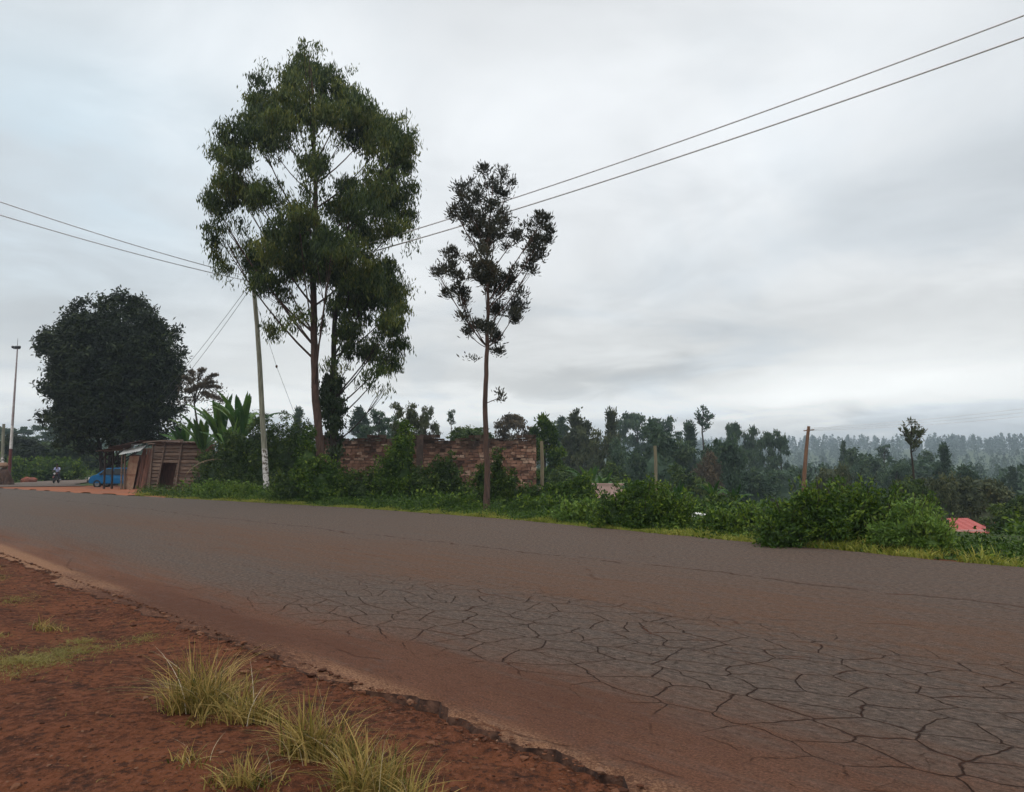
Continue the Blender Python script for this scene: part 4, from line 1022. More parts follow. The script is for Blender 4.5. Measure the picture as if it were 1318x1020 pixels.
# clods and chippings along the broken edge of the tarmac
gS = G(); import bmesh
bm = bmesh.new(); bmesh.ops.create_icosphere(bm, subdivisions=1, radius=1); iv = np.array([p.co[:] for p in bm.verts]); if_ = np.array([[q_.index for q_ in p.verts] for p in bm.faces]); bm.free()
for _ in range(9000):
    e = rng.random() < 0.34
    a0 = rng.uniform(-1, 24) if e else rng.uniform(-2, 14)
    t0 = tn(a0) + (-abs(rng.normal()) * 0.16 + 0.02 if e else -rng.random() ** 0.8 * 5.0)
    x0, y0 = from_at(a0, t0)
    if y0 < 1.5: continue
    s_ = (rng.uniform(0.004, 0.014) if rng.random() < 0.93 else rng.uniform(0.014, 0.035))
    v = iv * rng.uniform(0.6, 1.25, (12, 1)) * s_ * np.array([rng.uniform(0.8, 1.5), rng.uniform(0.8, 1.4), rng.uniform(0.4, 0.7)])
    z = gz(x0, y0) if t0 < tn(a0) - 0.03 else 0.004
    gS.add(v + [x0, y0, z + s_ * 0.15], if_, rng.uniform(0, 1), 0, False)
m, nt = newmat('earth_clods'); q = NT_(nt); a = q.n('Attribute', attribute_name='tint')
q.out(q.bsdf(q.ramp(a.outputs['Fac'], [(0, (0.05, 0.022, 0.014)), (0.5, (0.10, 0.042, 0.024)), (0.9, (0.15, 0.065, 0.036)), (1, (0.20, 0.11, 0.07))]), 0.95, spec=0.1)); M['clods'] = m
tag(obj('loose_chippings', gS, M['clods']), 'loose clods and chippings along the broken edge of the tarmac', 'gravel', None, 'stuff')

# ------------------------------------------------------------------ ruined building
YW = 43.0
xl, xr = at(408, 600, YW)[0], at(690, 600, YW)[0]
zt = at(550, 562, YW)[2]
ruin = thing('ruined_building', 'roofless ruined building of reddish stone blocks behind the slim tree', 'building', ((xl + xr) / 2, YW, 0))
def block_wall(p0, p1, z0, ztop, th=0.3, jitter=0.02, gaps=True, bh=0.165, bl=0.30):
    gB, gM = G(), G()
    p0 = np.array(p0, float); p1 = np.array(p1, float); L_ = np.linalg.norm(p1 - p0); u = (p1 - p0) / L_; an = math.atan2(u[1], u[0])
    z = z0; row = 0
    while z < ztop:
        s = -rng.uniform(0, bl) if row % 2 else -rng.uniform(0, 0.1)
        hh_ = bh * rng.uniform(0.75, 1.25)
        while s < L_:
            l_ = bl * rng.uniform(0.6, 1.35); s0, s1 = max(s, 0), min(s + l_, L_)
            top_lim = ztop + 0.16 * math.sin((s + p0[0]) * 2.3) + 0.10 * math.sin((s + p0[0]) * 5.7) - 0.05
            if s1 - s0 > 0.08 and z < top_lim - 0.05:
                c2 = p0 + u * (s0 + s1) / 2
                v, f = box((0, 0, 0), (s1 - s0 - 0.022, th + rng.uniform(-0.05, 0.06), hh_ - 0.022), (rng.normal() * 0.012, rng.normal() * 0.012, an + rng.normal() * 0.02))
                v = v + rng.normal(size=v.shape) * 0.016
                gB.add(v + [c2[0], c2[1], z + hh_ / 2], f, float(np.clip(rng.normal() * 0.30 + 0.52, 0, 1)))
            s += l_
        z += hh_; row += 1
    c = (p0 + p1) / 2
    v, f = box((0, 0, 0), (L_ - 0.04, th - 0.09, ztop - z0 - 0.25), (0, 0, an)); gM.add(v + [c[0], c[1], (z0 + ztop - 0.25) / 2], f)
    return gB, gM
zb = -1.2
for (a0, a1) in (((xl, YW), (xr, YW)), ((xl + 0.15, YW + 0.33), (xl + 0.15, YW + 7)), ((xr - 0.15, YW + 0.33), (xr - 0.15, YW + 7)), ((xl, YW + 7.2), (xr, YW + 7.2))):
    b_, m_ = block_wall(a0, a1, zb, zt)
    w_ = obj('wall', b_, M['stone'], ruin); obj('mortar', m_, M['mortar'], w_)
pxx = at(541, 600, YW)[0]
gP = G(); v, f = box((pxx, YW - 0.14, (zb + zt) / 2), (0.34, 0.5, zt - zb + 0.1)); gP.add(v, f); obj('pillar', gP, M['mortar'], ruin)
gP = G(); v, f = box(((at(590, 600, YW)[0] + xr) / 2, YW - 0.3, -0.4), (xr - at(590, 600, YW)[0] + 0.3, 0.5, 1.1)); gP.add(v, f, 0.9); obj('plinth', gP, plain('pale_plinth', (0.33, 0.19, 0.14), (0.22, 0.12, 0.09), 0.9, 3), ruin)

# ------------------------------------------------------------------ wooden hut
YH = 54.0
def hx(px): return at(px, 600, YH)[0]
hb = (hx(210), YH, gz(hx(210), YH))
hut = thing('wooden_hut', 'tumbledown hut of weathered planks leaning beside the blue car', 'hut', hb)
def lean(v):
    v = v.copy(); v[:, 0] += 0.16 * np.clip(v[:, 2] - hb[2], 0, 5) - 0.1; v[:, 2] += 0; return v
def zpx(y, Y=YH): return at(200, y, Y)[2]
x0, xd0, xd1, x1 = hx(190), hx(205), hx(224), hx(255)
ztop = zpx(571)
gP = G(); z = hb[2] - 0.1; i = 0
ph = 0.24
while z < ztop:
    segs = [(x0, x1)] if z > zpx(597) else [(x0, xd0), (xd1, x1)]
    for (a0, a1) in segs:
        cut = rng.uniform(-0.12, 0.06)
        if a1 == x1 and rng.random() < 0.18: a1 -= 0.5
        v, f = box(((a0 + a1 + cut) / 2, YH + rng.uniform(-0.02, 0.03), z + ph / 2), (a1 - a0 + cut, 0.03, ph - rng.uniform(0.01, 0.10)), (rng.normal() * 0.05, rng.normal() * 0.008, 0))
        gP.add(v, f, rng.uniform(0.2, 0.8))
    z += ph
gP.map(lean); obj('front_wall', gP, M['plank'], hut)
# left wing with upright boards
xw0 = hx(160)
gP = G(); x = xw0 + 0.75
while x < x0:
    w = rng.uniform(0.14, 0.24); v, f = box((x + w / 2, YH + 0.25 + rng.uniform(-0.03, 0.03), (hb[2] + zpx(578)) / 2), (w - 0.02, 0.03, zpx(578) - hb[2] + 0.1 + rng.uniform(-0.1, 0.1)), (0, rng.normal() * 0.015, 0)); gP.add(v, f, rng.uniform(0.1, 0.9)); x += w
gP.map(lean); obj('side_wing', gP, M['plankr'], hut)
gP = G(); v, f = box((xw0 + 0.35, YH + 0.1, (hb[2] + zpx(587)) / 2), (0.66, 0.04, zpx(587) - hb[2])); gP.add(v, f, 0.3); 
v, f = box((xw0 + 0.35, YH + 0.06, hb[2] + 1.05), (0.74, 0.06, 0.06)); gP.add(v, f, 1.0)
gP.map(lean); obj('panel', gP, M['ply'], hut)
# back and end walls, floor darkness comes from the closed shell
gP = G()
for (c, s_) in ((((x0 + x1) / 2, YH + 1.9, (hb[2] + ztop) / 2), (x1 - x0, 0.04, ztop - hb[2])), ((x1 + 0.02, YH + 0.97, (hb[2] + ztop) / 2), (0.04, 1.8, ztop - hb[2])), ((x0, YH + 1.08, (hb[2] + ztop) / 2), (0.04, 1.58, ztop - hb[2])), ((xw0 + 0.1, YH + 1.08, hb[2] + 1.2), (0.04, 1.58, 2.4)), (((xw0 + x0) / 2, YH + 1.9, hb[2] + 1.2), (x0 - xw0 - 0.2, 0.04, 2.4))):
    v, f = box(c, s_); gP.add(v, f, 0.4)
gP.map(lean); obj('shell', gP, M['plankr'], hut)
# posts
for (pa, pb) in (((213, 568), (201, 627)), ((235, 568), (226, 628)), ((264, 576), (258, 625)), ((157, 583), (156, 629)), ((161, 586), (160, 629)), ((197, 572), (192, 627))):
    A0 = at(pa[0], pa[1], YH - 0.08); B0 = at(pb[0], pb[1] + 3, YH - 0.08); B0[2] = gz(B0[0], YH) - 0.1
    gP = G(); add_tube(gP, [A0, (A0 + B0) / 2 + rng.normal(size=3) * 0.02, B0], [0.05, 0.06, 0.07], 6); obj('post', gP, M['plank'], hut)
# roofs
def sheet(c, s_, rot, wave=0.02, n=40):
    u = np.linspace(-0.5, 0.5, n); X_, Y_ = np.meshgrid(u * s_[0], np.linspace(-0.5, 0.5, 6) * s_[1]); Z_ = wave * np.sin(X_ / 0.076 * 2 * np.pi * 0.5) + rng.normal(size=X_.shape) * 0.008
    v = np.stack([X_.ravel(), Y_.ravel(), Z_.ravel()], 1); i = np.arange(5)[:, None] * n; j = np.arange(n - 1)[None]
    f = np.stack([i + j, i + j + 1, i + n + j + 1, i + n + j], -1).reshape(-1, 4)
    v2 = v - [0, 0, 0.012]; V2 = np.vstack([v, v2]) @ np.array(Euler(rot).to_matrix()).T + np.asarray(c)
    return V2, np.vstack([f, f[:, ::-1] + len(v)])
gP = G(); v, f = sheet(((x0 + x1) / 2 + 0.55, YH + 0.85, ztop + 0.12), (x1 - x0 + 0.4, 2.4, 0), (R(3), R(1.5), 0)); gP.add(v, f, 0.5); obj('roof', gP, M['rust'], hut)
for (pa, pb, dy, mt) in (((150, 576), (192, 567), 0.6, 'rust'), ((134, 581), (162, 575), 1.0, 'rust')):
    A0, B0 = at(pa[0], pa[1], YH + dy), at(pb[0], pb[1], YH + dy); c = (A0 + B0) / 2
    gP = G(); v, f = sheet(c, (np.linalg.norm(B0 - A0), 2.4, 0), (R(2), -math.atan2(B0[2] - A0[2], B0[0] - A0[0]), 0)); gP.add(v, f, 0.5); obj('roof', gP, M[mt], hut)
gP = G(); A0, B0 = at(157, 582, YH - 0.3), at(184, 577, YH - 0.3)
v, f = sheet((A0 + B0) / 2, (np.linalg.norm(B0 - A0), 1.1, 0), (R(22), -math.atan2(B0[2] - A0[2], B0[0] - A0[0]), 0), 0.012); gP.add(v, f, 0.2); obj('awning', gP, M['tin'], hut)
gP = G(); A0, B0 = at(170, 571, YH - 0.1), at(181, 573, YH + 0.2); v, f = box((A0 + B0) / 2, (0.6, 0.7, 0.02), (R(8), R(-4), R(20))); gP.add(v, f, 0.2); obj('roof_patch', gP, M['tin'], hut)
for (xa, xb, yy, dx) in ((134, 196, 578, 0.2), (184, 236, 567, -0.1), (190, 262, 569, 0.5)):
    A0, B0 = at(xa, yy + 3, YH - 0.15 + dx), at(xb, yy, YH - 0.15 + dx); gP = G(); add_tube(gP, [A0, (A0 + B0) / 2 + [0, 0, 0.05], B0], 0.045, 6); obj('roof_pole', gP, M['plank'], hut)
for px in (136, 146):
    A0 = at(px, 580, YH + 1.0); B0 = A0.copy(); B0[2] = gz(B0[0], B0[1]) - 0.1; gP = G(); add_tube(gP, [A0, B0], [0.06, 0.075], 6); obj('post', gP, M['barkd'], hut)

# ------------------------------------------------------------------ blue car
YC = 59.5
cx0 = at(113, 620, YC)[0]; zc = gz(cx0 + 1.8, YC) + 0.06
car = thing('parked_car', 'bright blue hatchback parked behind the wooden hut with its nose to the left', 'car', (cx0 + 1.85, YC, zc))
prof = [(0.02, 0.32), (0.0, 0.55), (0.06, 0.72), (0.22, 0.84), (0.62, 0.95), (1.15, 1.36), (1.35, 1.42), (2.2, 1.45), (3.1, 1.40), (3.45, 1.15), (3.68, 0.9), (3.72, 0.45), (3.66, 0.28)]
def hump(p, z, ins): return ins
ys = [-0.78, -0.74, -0.5, 0, 0.5, 0.74, 0.78]
pr = np.array(prof); rows = []
for yy in (-0.80, -0.79, -0.55, 0.0, 0.55, 0.79, 0.80):
    row = []
    for (px_, pz) in prof:
        k_ = ss((pz - 0.85) / 0.6); lim = 0.80 - 0.17 * float(k_)
        y2 = np.sign(yy) * min(abs(yy), lim)
        zz = pz if abs(yy) < 0.795 else max(0.30, pz - 0.04)
        row.append((cx0 + px_ + (0.06 if abs(yy) > 0.6 and px_ < 0.3 else 0), YC + 0.8 + y2, zc + zz * (1 - 0.012 * (abs(yy) > 0.7))))
    rows.append(row)
vv = np.array(rows).reshape(-1, 3); nP = len(prof); gP = G()
i = np.arange(6)[:, None] * nP; j = np.arange(nP - 1)[None]
gP.add(vv, np.stack([i + j, i + nP + j, i + nP + j + 1, i + j + 1], -1).reshape(-1, 4), 0.5, 0, True)
for rI in (0, 6):
    gP.add(vv[rI * nP:(rI + 1) * nP], [list(range(nP))[::(-1 if rI else 1)]], 0.5)
v, f = box((cx0 + 1.86, YC + 0.8, zc + 0.29), (3.5, 1.5, 0.06)); gP.add(v, f, 0.5)
obj('body', gP, M['blue'], car)
def poly_part(name, pts, mat, par, th=0.012):
    p = np.array(pts, float); n = len(p); gQ = G(); nrm = unit(np.cross(p[1] - p[0], p[2] - p[0])[None])[0] * th
    v = np.vstack([p + nrm, p - nrm]); gQ.add(v[:n], [list(range(n))]); gQ.add(v[n:], [list(range(n))[::-1]])
    k_ = np.arange(n); gQ.add(v, np.stack([k_, (k_ + 1) % n, n + (k_ + 1) % n, n + k_], -1)); return obj(name, gQ, mat, par)
for sgn in (-1, 1):
    yb = lambda z: YC + 0.8 + sgn * (0.806 - 0.17 * float(ss((z - 0.85) / 0.6)))
    for quad in (((0.80, 0.93), (1.22, 1.34), (1.78, 1.37), (1.78, 0.93)), ((1.86, 0.93), (1.86, 1.37), (2.6, 1.36), (2.68, 0.93)), ((2.76, 0.93), (2.7, 1.35), (3.05, 1.31), (3.3, 0.98))):
        poly_part('side_window', [(cx0 + a_, yb(z_), zc + z_) for a_, z_ in quad], M['glass'], car)
poly_part('windscreen', [(cx0 + 0.64, YC + 0.8 - 0.66, zc + 0.99), (cx0 + 0.64, YC + 0.8 + 0.66, zc + 0.99), (cx0 + 1.10, YC + 0.8 + 0.56, zc + 1.345), (cx0 + 1.10, YC + 0.8 - 0.56, zc + 1.345)], M['glass'], car)
poly_part('rear_window', [(cx0 + 3.16, YC + 0.8 - 0.56, zc + 1.36), (cx0 + 3.16, YC + 0.8 + 0.56, zc + 1.36), (cx0 + 3.44, YC + 0.8 + 0.6, zc + 1.17), (cx0 + 3.44, YC + 0.8 - 0.6, zc + 1.17)], M['glass'], car)
for bx in (-0.02, 3.70):
    gQ = G(); v, f = box((cx0 + bx, YC + 0.8, zc + 0.42), (0.14, 1.56, 0.2)); gQ.add(v, f); obj('bumper', gQ, M['blackp'], car)
for sgn in (-1, 1):
    gQ = G(); v, f = box((cx0 + 0.045, YC + 0.8 + sgn * 0.58, zc + 0.66), (0.09, 0.3, 0.13)); gQ.add(v, f); obj('headlight', gQ, M['lens'], car)
    gQ = G(); v, f = box((cx0 + 3.70, YC + 0.8 + sgn * 0.62, zc + 0.75), (0.06, 0.2, 0.24)); gQ.add(v, f); obj('tail_light', gQ, M['redlens'], car)
    gQ = G(); v, f = box((cx0 + 0.95, YC + 0.8 + sgn * 0.86, zc + 0.97), (0.1, 0.16, 0.11)); gQ.add(v, f); obj('mirror', gQ, M['blackp'], car)
    gQ = G(); v, f = box((cx0 + 1.7, YC + 0.8 + sgn * 0.807, zc + 0.80), (0.16, 0.02, 0.03)); gQ.add(v, f); obj('handle', gQ, M['blackp'], car)
def ring_wheel(c, axis, r, w, par, rimr=0.62, name='wheel'):
    """tyre with a rim as its child; axis is the unit axle"""
    axis = unit(np.array(axis, float)[None])[0]; up = np.array([0, 0, 1.0]); sd = np.cross(axis, up)
    prof_ = [(rimr * r, -w / 2), (r * 0.93, -w / 2), (r, -w * 0.3), (r, w * 0.3), (r * 0.93, w / 2), (rimr * r, w / 2)]
    th = np.linspace(0, 2 * np.pi, 24, endpoint=False); V_ = []
    for (rr_, ww) in prof_: V_.append(np.array(c) + axis * ww + rr_ * (np.cos(th)[:, None] * sd + np.sin(th)[:, None] * up))
    V_ = np.array(V_).reshape(-1, 3); i = np.arange(6)[:, None] * 24; i2 = ((np.arange(6) + 1) % 6)[:, None] * 24; j = np.arange(24)[None]; j2 = (j + 1) % 24
    gQ = G(); gQ.add(V_, np.stack([i + j, i + j2, i2 + j2, i2 + j], -1).reshape(-1, 4), 0.5, 0, True)
    t_ = obj('tyre', gQ, M['rubber'], par)
    return t_, sd, up
def wheel(c, r, w, par, axis=(0, 1, 0), spokes=5, disc=True):
    e = bpy.data.objects.new('wheel', None); COL.objects.link(e); e.parent = par; e.empty_display_size = 0.1
    e.location = [float(a - b) for a, b in zip(c, par.location)]
    t_, sd, up = ring_wheel(c, axis, r, w, e); axis = np.array(axis, float)
    gQ = G(); th = np.linspace(0, 2 * np.pi, 24, endpoint=False)
    for s_ in (-1, 1):
        p = np.array(c) + axis * w * 0.36 * s_ + 0.6 * r * (np.cos(th)[:, None] * sd + np.sin(th)[:, None] * up)
        if disc: gQ.add(p, [list(range(24))], 0.4)
    for k_ in range(spokes):
        a_ = k_ * 2 * np.pi / spokes; tip = np.array(c) + 0.63 * r * (math.cos(a_) * sd + math.sin(a_) * up)
        add_tube(gQ, [np.array(c), tip], [0.02, 0.012] if not disc else [0.05, 0.04], 5)
    add_tube(gQ, [np.array(c) - axis * w * 0.5, np.array(c) + axis * w * 0.5], 0.05, 8)
    obj('rim', gQ, M['chrome'], e)
for wx in (0.68, 2.98):
    for yy in (0.1, 1.5): wheel((cx0 + wx, YC + yy - 0.02, zc + 0.25), 0.30, 0.19, car)

# ------------------------------------------------------------------ motorcycle and rider
bpos = at(72, 627, 73.0); bpos[2] = gz(bpos[0], 73.0) + 0.11
hd = unit(np.array([[0.22, -0.97, 0]]))[0]; sdv = np.array([-hd[1], hd[0], 0]); upv = np.array([0, 0, 1.0])
def bk(f_, s_, u_): return bpos + hd * f_ + sdv * s_ + upv * u_
moto = thing('motorcycle', 'small motorcycle standing on the orange dirt left of the blue car', 'motorcycle', bpos)
wheel(tuple(bk(0.62, 0, 0.30)), 0.30, 0.09, moto, tuple(sdv), 8, False); wheel(tuple(bk(-0.60, 0, 0.30)), 0.30, 0.11, moto, tuple(sdv), 8, False)
gQ = G()
for P_ in ([(0.62, .07, .3), (0.42, .07, .85)], [(0.62, -.07, .3), (0.42, -.07, .85)], [(0.42, 0, .85), (0.05, 0, .72), (-0.35, 0, .68), (-0.75, 0, .74)], [(0.38, 0, .8), (0.25, 0, .35), (-0.2, 0, .3), (-0.3, 0, .66)], [(-0.2, .08, .32), (-0.6, .08, .3)], [(-0.2, -.08, .32), (-0.6, -.08, .3)], [(-.5, .1, .68), (-.6, .1, .32)], [(-.5, -.1, .68), (-.6, -.1, .32)], [(-.1, .22, .3), (-.1, -.22, .3)]):
    add_tube(gQ, [bk(*p) for p in P_], 0.025, 6)
obj('frame', gQ, M['blackp'], moto)
gQ = G(); v, f = ico_blob((0, 0, 0), (0.26, 0.13, 0.12), 3, 0.0); R3 = np.stack([hd, sdv, upv]); gQ.add(v @ R3 + bk(0.16, 0, 0.83), f, .5, 0, True); obj('fuel_tank', gQ, M['maroon'], moto)
gQ = G(); v, f = ico_blob((0, 0, 0), (0.40, 0.13, 0.06), 3, 0.0); gQ.add(v @ R3 + bk(-0.38, 0, 0.79), f, .5, 0, True); obj('seat', gQ, M['blackp'], moto)
gQ = G(); v, f = box((0, 0, 0), (0.3, 0.22, 0.3)); gQ.add(v @ R3 + bk(0.02, 0, 0.42), f); v, f = box((0, 0, 0), (0.14, 0.26, 0.12)); gQ.add(v @ R3 + bk(0.1, 0, 0.56), f); obj('engine', gQ, M['chrome'], moto)
gQ = G(); add_tube(gQ, [bk(0.1, .14, .35), bk(-0.2, .16, .25), bk(-0.7, .17, .32)], [0.025, 0.035, 0.045], 8); obj('exhaust', gQ, M['chrome'], moto)
gQ = G(); add_tube(gQ, [bk(0.22, .36, .98), bk(0.36, .2, 1.0), bk(0.42, 0, .9), bk(0.36, -.2, 1.0), bk(0.22, -.36, .98)], 0.016, 6); obj('handlebar', gQ, M['blackp'], moto)
gQ = G(); add_tube(gQ, [bk(0.44, 0, .86), bk(0.58, 0, .85)], [0.06, 0.09], 10); obj('headlight', gQ, M['lens'], moto)
for (f0, f1) in ((0.3, 0.95), (-0.95, -0.3)):
    c_ = (f0 + f1) / 2; th = np.linspace(0.5, 2.6, 9); gQ = G()
    V_ = np.concatenate([[bk(c_ + 0.34 * math.cos(t), s_, 0.31 + 0.34 * math.sin(t)) for s_ in (-.06, .06)] for t in th]); k_ = np.arange(8) * 2
    gQ.add(V_, np.stack([k_, k_ + 1, k_ + 3, k_ + 2], -1), .5, 0, True); obj('mudguard', gQ, M['maroon'], moto)

def skin_obj(name, joints, edges, mat, parent, sub=2):
    """joints: list of (point, radius)"""
    me = bpy.data.meshes.new(name); o_ = np.array(parent.location)
    me.from_pydata([tuple(np.array(p) - o_) for p, _ in joints], edges, []); me.update()
    o = bpy.data.objects.new(name, me); COL.objects.link(o); o.parent = parent
    sk = o.modifiers.new('skin', 'SKIN'); sk.use_smooth_shade = True
    if not me.skin_vertices: me.skin_vertices.new(name='')
    for sv, (_, r_) in zip(me.skin_vertices[0].data, joints):
        sv.radius = (r_, r_) if not isinstance(r_, tuple) else r_; sv.use_root = False
    me.skin_vertices[0].data[0].use_root = True
    ss_ = o.modifiers.new('sub', 'SUBSURF'); ss_.levels = sub; ss_.render_levels = sub
    me.materials.append(mat); return o
rider = thing('person', 'motorcycle rider in a pale lilac shirt and dark trousers seated on the motorcycle', 'person', bk(-0.25, 0, 0.82))
J = [(bk(-.25, 0, .92), .13), (bk(-.22, 0, 1.08), .12), (bk(-.17, 0, 1.28), .135), (bk(-.12, 0, 1.42), .09), (bk(-.08, 0, 1.5), .05), (bk(-.05, 0, 1.60), .085), (bk(-.03, 0, 1.70), .085)]
E = [(0, 1), (1, 2), (2, 3), (3, 4), (4, 5), (5, 6)]
for s_ in (-1, 1):
    k_ = len(J); J += [(bk(-.14, .18 * s_, 1.36), .055), (bk(.02, .26 * s_, 1.12), .042), (bk(.20, .30 * s_, 1.01), .03), (bk(.26, .31 * s_, 1.0), .035)]
    E += [(3, k_), (k_, k_ + 1), (k_ + 1, k_ + 2), (k_ + 2, k_ + 3)]
    k_ = len(J); J += [(bk(-.2, .1 * s_, .88), .09), (bk(.16, .19 * s_, .78), .07), (bk(.0 + .02, .2 * s_, .42), .048), (bk(-.02, .2 * s_, .33), .04), (bk(.12, .21 * s_, .31), .035)]
    E += [(0, k_), (k_, k_ + 1), (k_ + 1, k_ + 2), (k_ + 2, k_ + 3), (k_ + 3, k_ + 4)]
skin_obj('body', J, E, M['skin'], rider)
skin_obj('shirt', [(bk(-.25, 0, .93), .155), (bk(-.22, 0, 1.1), .145), (bk(-.17, 0, 1.28), .155), (bk(-.12, 0, 1.43), .1)] + [(bk(-.14, .19 * s_, 1.36), .07) for s_ in (-1, 1)] + [(bk(.0, .25 * s_, 1.15), .056) for s_ in (-1, 1)], [(0, 1), (1, 2), (2, 3), (2, 4), (2, 5), (4, 6), (5, 7)], M['shirt'], rider)
JT = [(bk(-.26, 0, .9), .145)]; ET = []
for s_ in (-1, 1):
    k_ = len(JT); JT += [(bk(-.18, .1 * s_, .87), .105), (bk(.17, .19 * s_, .78), .085), (bk(.01, .2 * s_, .40), .06)]; ET += [(0, k_), (k_, k_ + 1), (k_ + 1, k_ + 2)]
skin_obj('trousers', JT, ET, M['trouser'], rider)
gQ = G(); v, f = ico_blob(bk(-.05, 0, 1.70), (0.095, 0.095, 0.085), 2, 0.02); gQ.add(v, f, .5, 0, True); obj('hair', gQ, M['hair'], rider)
for s_ in (-1, 1):
    gQ = G()
    for k_ in range(4):
        b0 = bk(.265, (.29 + .018 * k_) * s_, 1.005); add_tube(gQ, [b0, b0 + hd * .045 + upv * -.004, b0 + hd * .05 - upv * .035], [.009, .008, .007], 5)
    b0 = bk(.24, .27 * s_, 1.0); add_tube(gQ, [b0, b0 + hd * .03 - sdv * s_ * .02 - upv * .02], [.011, .009], 5)
    obj('fingers', gQ, M['skin'], rider)

# ------------------------------------------------------------------ mast, poles, wires
YL = 69.0
mb = at(11, 622, YL); mb[2] = gz(mb[0], YL); mast = thing('light_mast', 'tall slender mast banded white and maroon near its foot at the far left', 'mast', mb)
zs = [mb[2] - 0.2] + [at(10, y, YL)[2] for y in (610, 602, 578, 548, 490, 449)]
for k_, mt in enumerate(('white', 'maroon', 'maroon', 'white', 'steel', 'steel')):
    if k_ == 2: continue
    za, zb_ = zs[k_], zs[k_ + 1]
    if k_ == 1: zb_ = zs[3]
    gQ = G(); r0 = lambda z: 0.15 - 0.10 * (z - mb[2]) / 12; add_tube(gQ, [(mb[0] + 0.01 * (za), YL, za), (mb[0] + 0.01 * zb_, YL, zb_)], [r0(za), r0(zb_) + 0.001], 12)
    obj('pole_section', gQ, M[mt], mast)
tpz = zs[-1]
gQ = G(); add_tube(gQ, [(mb[0] - 0.22, YL, tpz), (mb[0] + 0.36, YL, tpz)], 0.04, 6); add_tube(gQ, [(mb[0] + .1, YL, tpz - .2), (mb[0] + .1, YL, tpz + .9)], [0.03, .012], 6); obj('crossbar', gQ, M['blackp'], mast)
for dx in (-0.2, 0.08, 0.34):
    gQ = G(); v, f = box((mb[0] + dx, YL - 0.12, tpz + 0.12), (0.2, 0.15, 0.17), (R(35), 0, 0)); gQ.add(v, f); obj('floodlight', gQ, M['blackp'], mast)
b0 = at(3, 610, 72); b0[2] = gz(b0[0], 72)
gQ = G(); add_tube(gQ, [b0 - [0, 0, .3], at(4, 560, 72), at(5, 546, 72)], [.15, .13, .12], 10)
tag(obj('timber_pole', gQ, M['oldpole'], origin=b0), 'short grey timber pole beside the banded mast at the left edge', 'pole', None)
# main pole
YP = 41.0
b0 = at(344, 652, YP); b0[2] = gz(b0[0], YP); ptop = at(325, 356, YP)
pole = thing('power_pole', 'weathered leaning wooden power pole with flaking white paint at its foot', 'pole', b0)
gQ = G(); P_ = trunk_path([b0 - [0, 0, .4], at(341, 600, YP), at(336, 500, YP), at(330, 410, YP), ptop], 16, 0.015); add_tube(gQ, P_, np.linspace(0.155, 0.10, 16), 14); obj('pole', gQ, M['oldpole'], pole)
ins = []
for (dx, dz) in ((-0.16, -0.12), (0.16, -0.42)):
    p = ptop + [dx, 0, dz]; gQ = G(); add_tube(gQ, [ptop + [0, 0, dz], p], 0.02, 6); v, f = ico_blob(p + [0, 0, .05], (.05, .05, .075), 2, 0); gQ.add(v, f, .5, 0, True); obj('insulator', gQ, M['ceramic'], pole); ins.append(p + [0, 0, .1])
gQ = G(); v, f = box(P_[11] + [0.13, -0.02, 0], (0.1, 0.1, 0.16)); gQ.add(v, f); obj('fuse_box', gQ, M['blackp'], pole)
def wire(name, p0, p1, sag, r_, label, group, mat='wire', cat='wire', parent=None):
    t = np.linspace(0, 1, 60)[:, None]; P_ = np.asarray(p0) * (1 - t) + np.asarray(p1) * t - np.array([0, 0, 1]) * sag * 4 * t * (1 - t)
    gQ = G(); add_tube(gQ, P_, r_, 6)
    return tag(obj(name, gQ, M[mat], parent, origin=None if parent is not None else p0), label if parent is None else None, cat if parent is None else None, group)
GP = 'overhead wires on the power pole'
eR1 = np.array([23.5, -0.8, 10.9]); eR2 = np.array([23.1, -1.6, 10.35])
def solve_end(p0, px, py, Yc, ext, sag):
    """end of a wire that starts at p0, passes the given direction at depth Yc and runs on to ext times that length"""
    Q = at(px, py, Yc); u = 1 / ext; Q = Q + np.array([0, 0, 1]) * sag * 4 * u * (1 - u); return p0 + (Q - p0) * ext
w1 = solve_end(ins[0], 1318, 20, 20.0, 1.5, 0.95); w2 = solve_end(ins[1], 1318, 48, 20.0, 1.5, 0.9)
wire('overhead_wire', ins[0], w1, 0.95, 0.028, 'upper of the two wires running from the power pole to the upper right corner', GP)
wire('overhead_wire', ins[1], w2, 0.9, 0.030, 'lower of the two wires running from the power pole to the right', GP)
w1 = solve_end(ins[0], 0, 260, 25, 1.7, 0.35); w2 = solve_end(ins[1], 0, 277, 25, 1.7, 0.35)
wire('overhead_wire', ins[0], w1, 0.35, 0.02, 'upper of the two wires running left from the power pole', GP)
wire('overhead_wire', ins[1], w2, 0.35, 0.02, 'lower of the two wires running left from the power pole', GP)
wire('overhead_wire', ptop + [-.05, 0, -.3], at(150, 560, 82), 0.9, 0.012, 'left one of two thin cables sloping from the power pole behind the mango tree', GP, 'wired')
wire('overhead_wire', ptop + [0, 0, -.5], at(152, 572, 82), 1.0, 0.012, 'right one of two thin cables sloping from the power pole behind the mango tree', GP, 'wired')
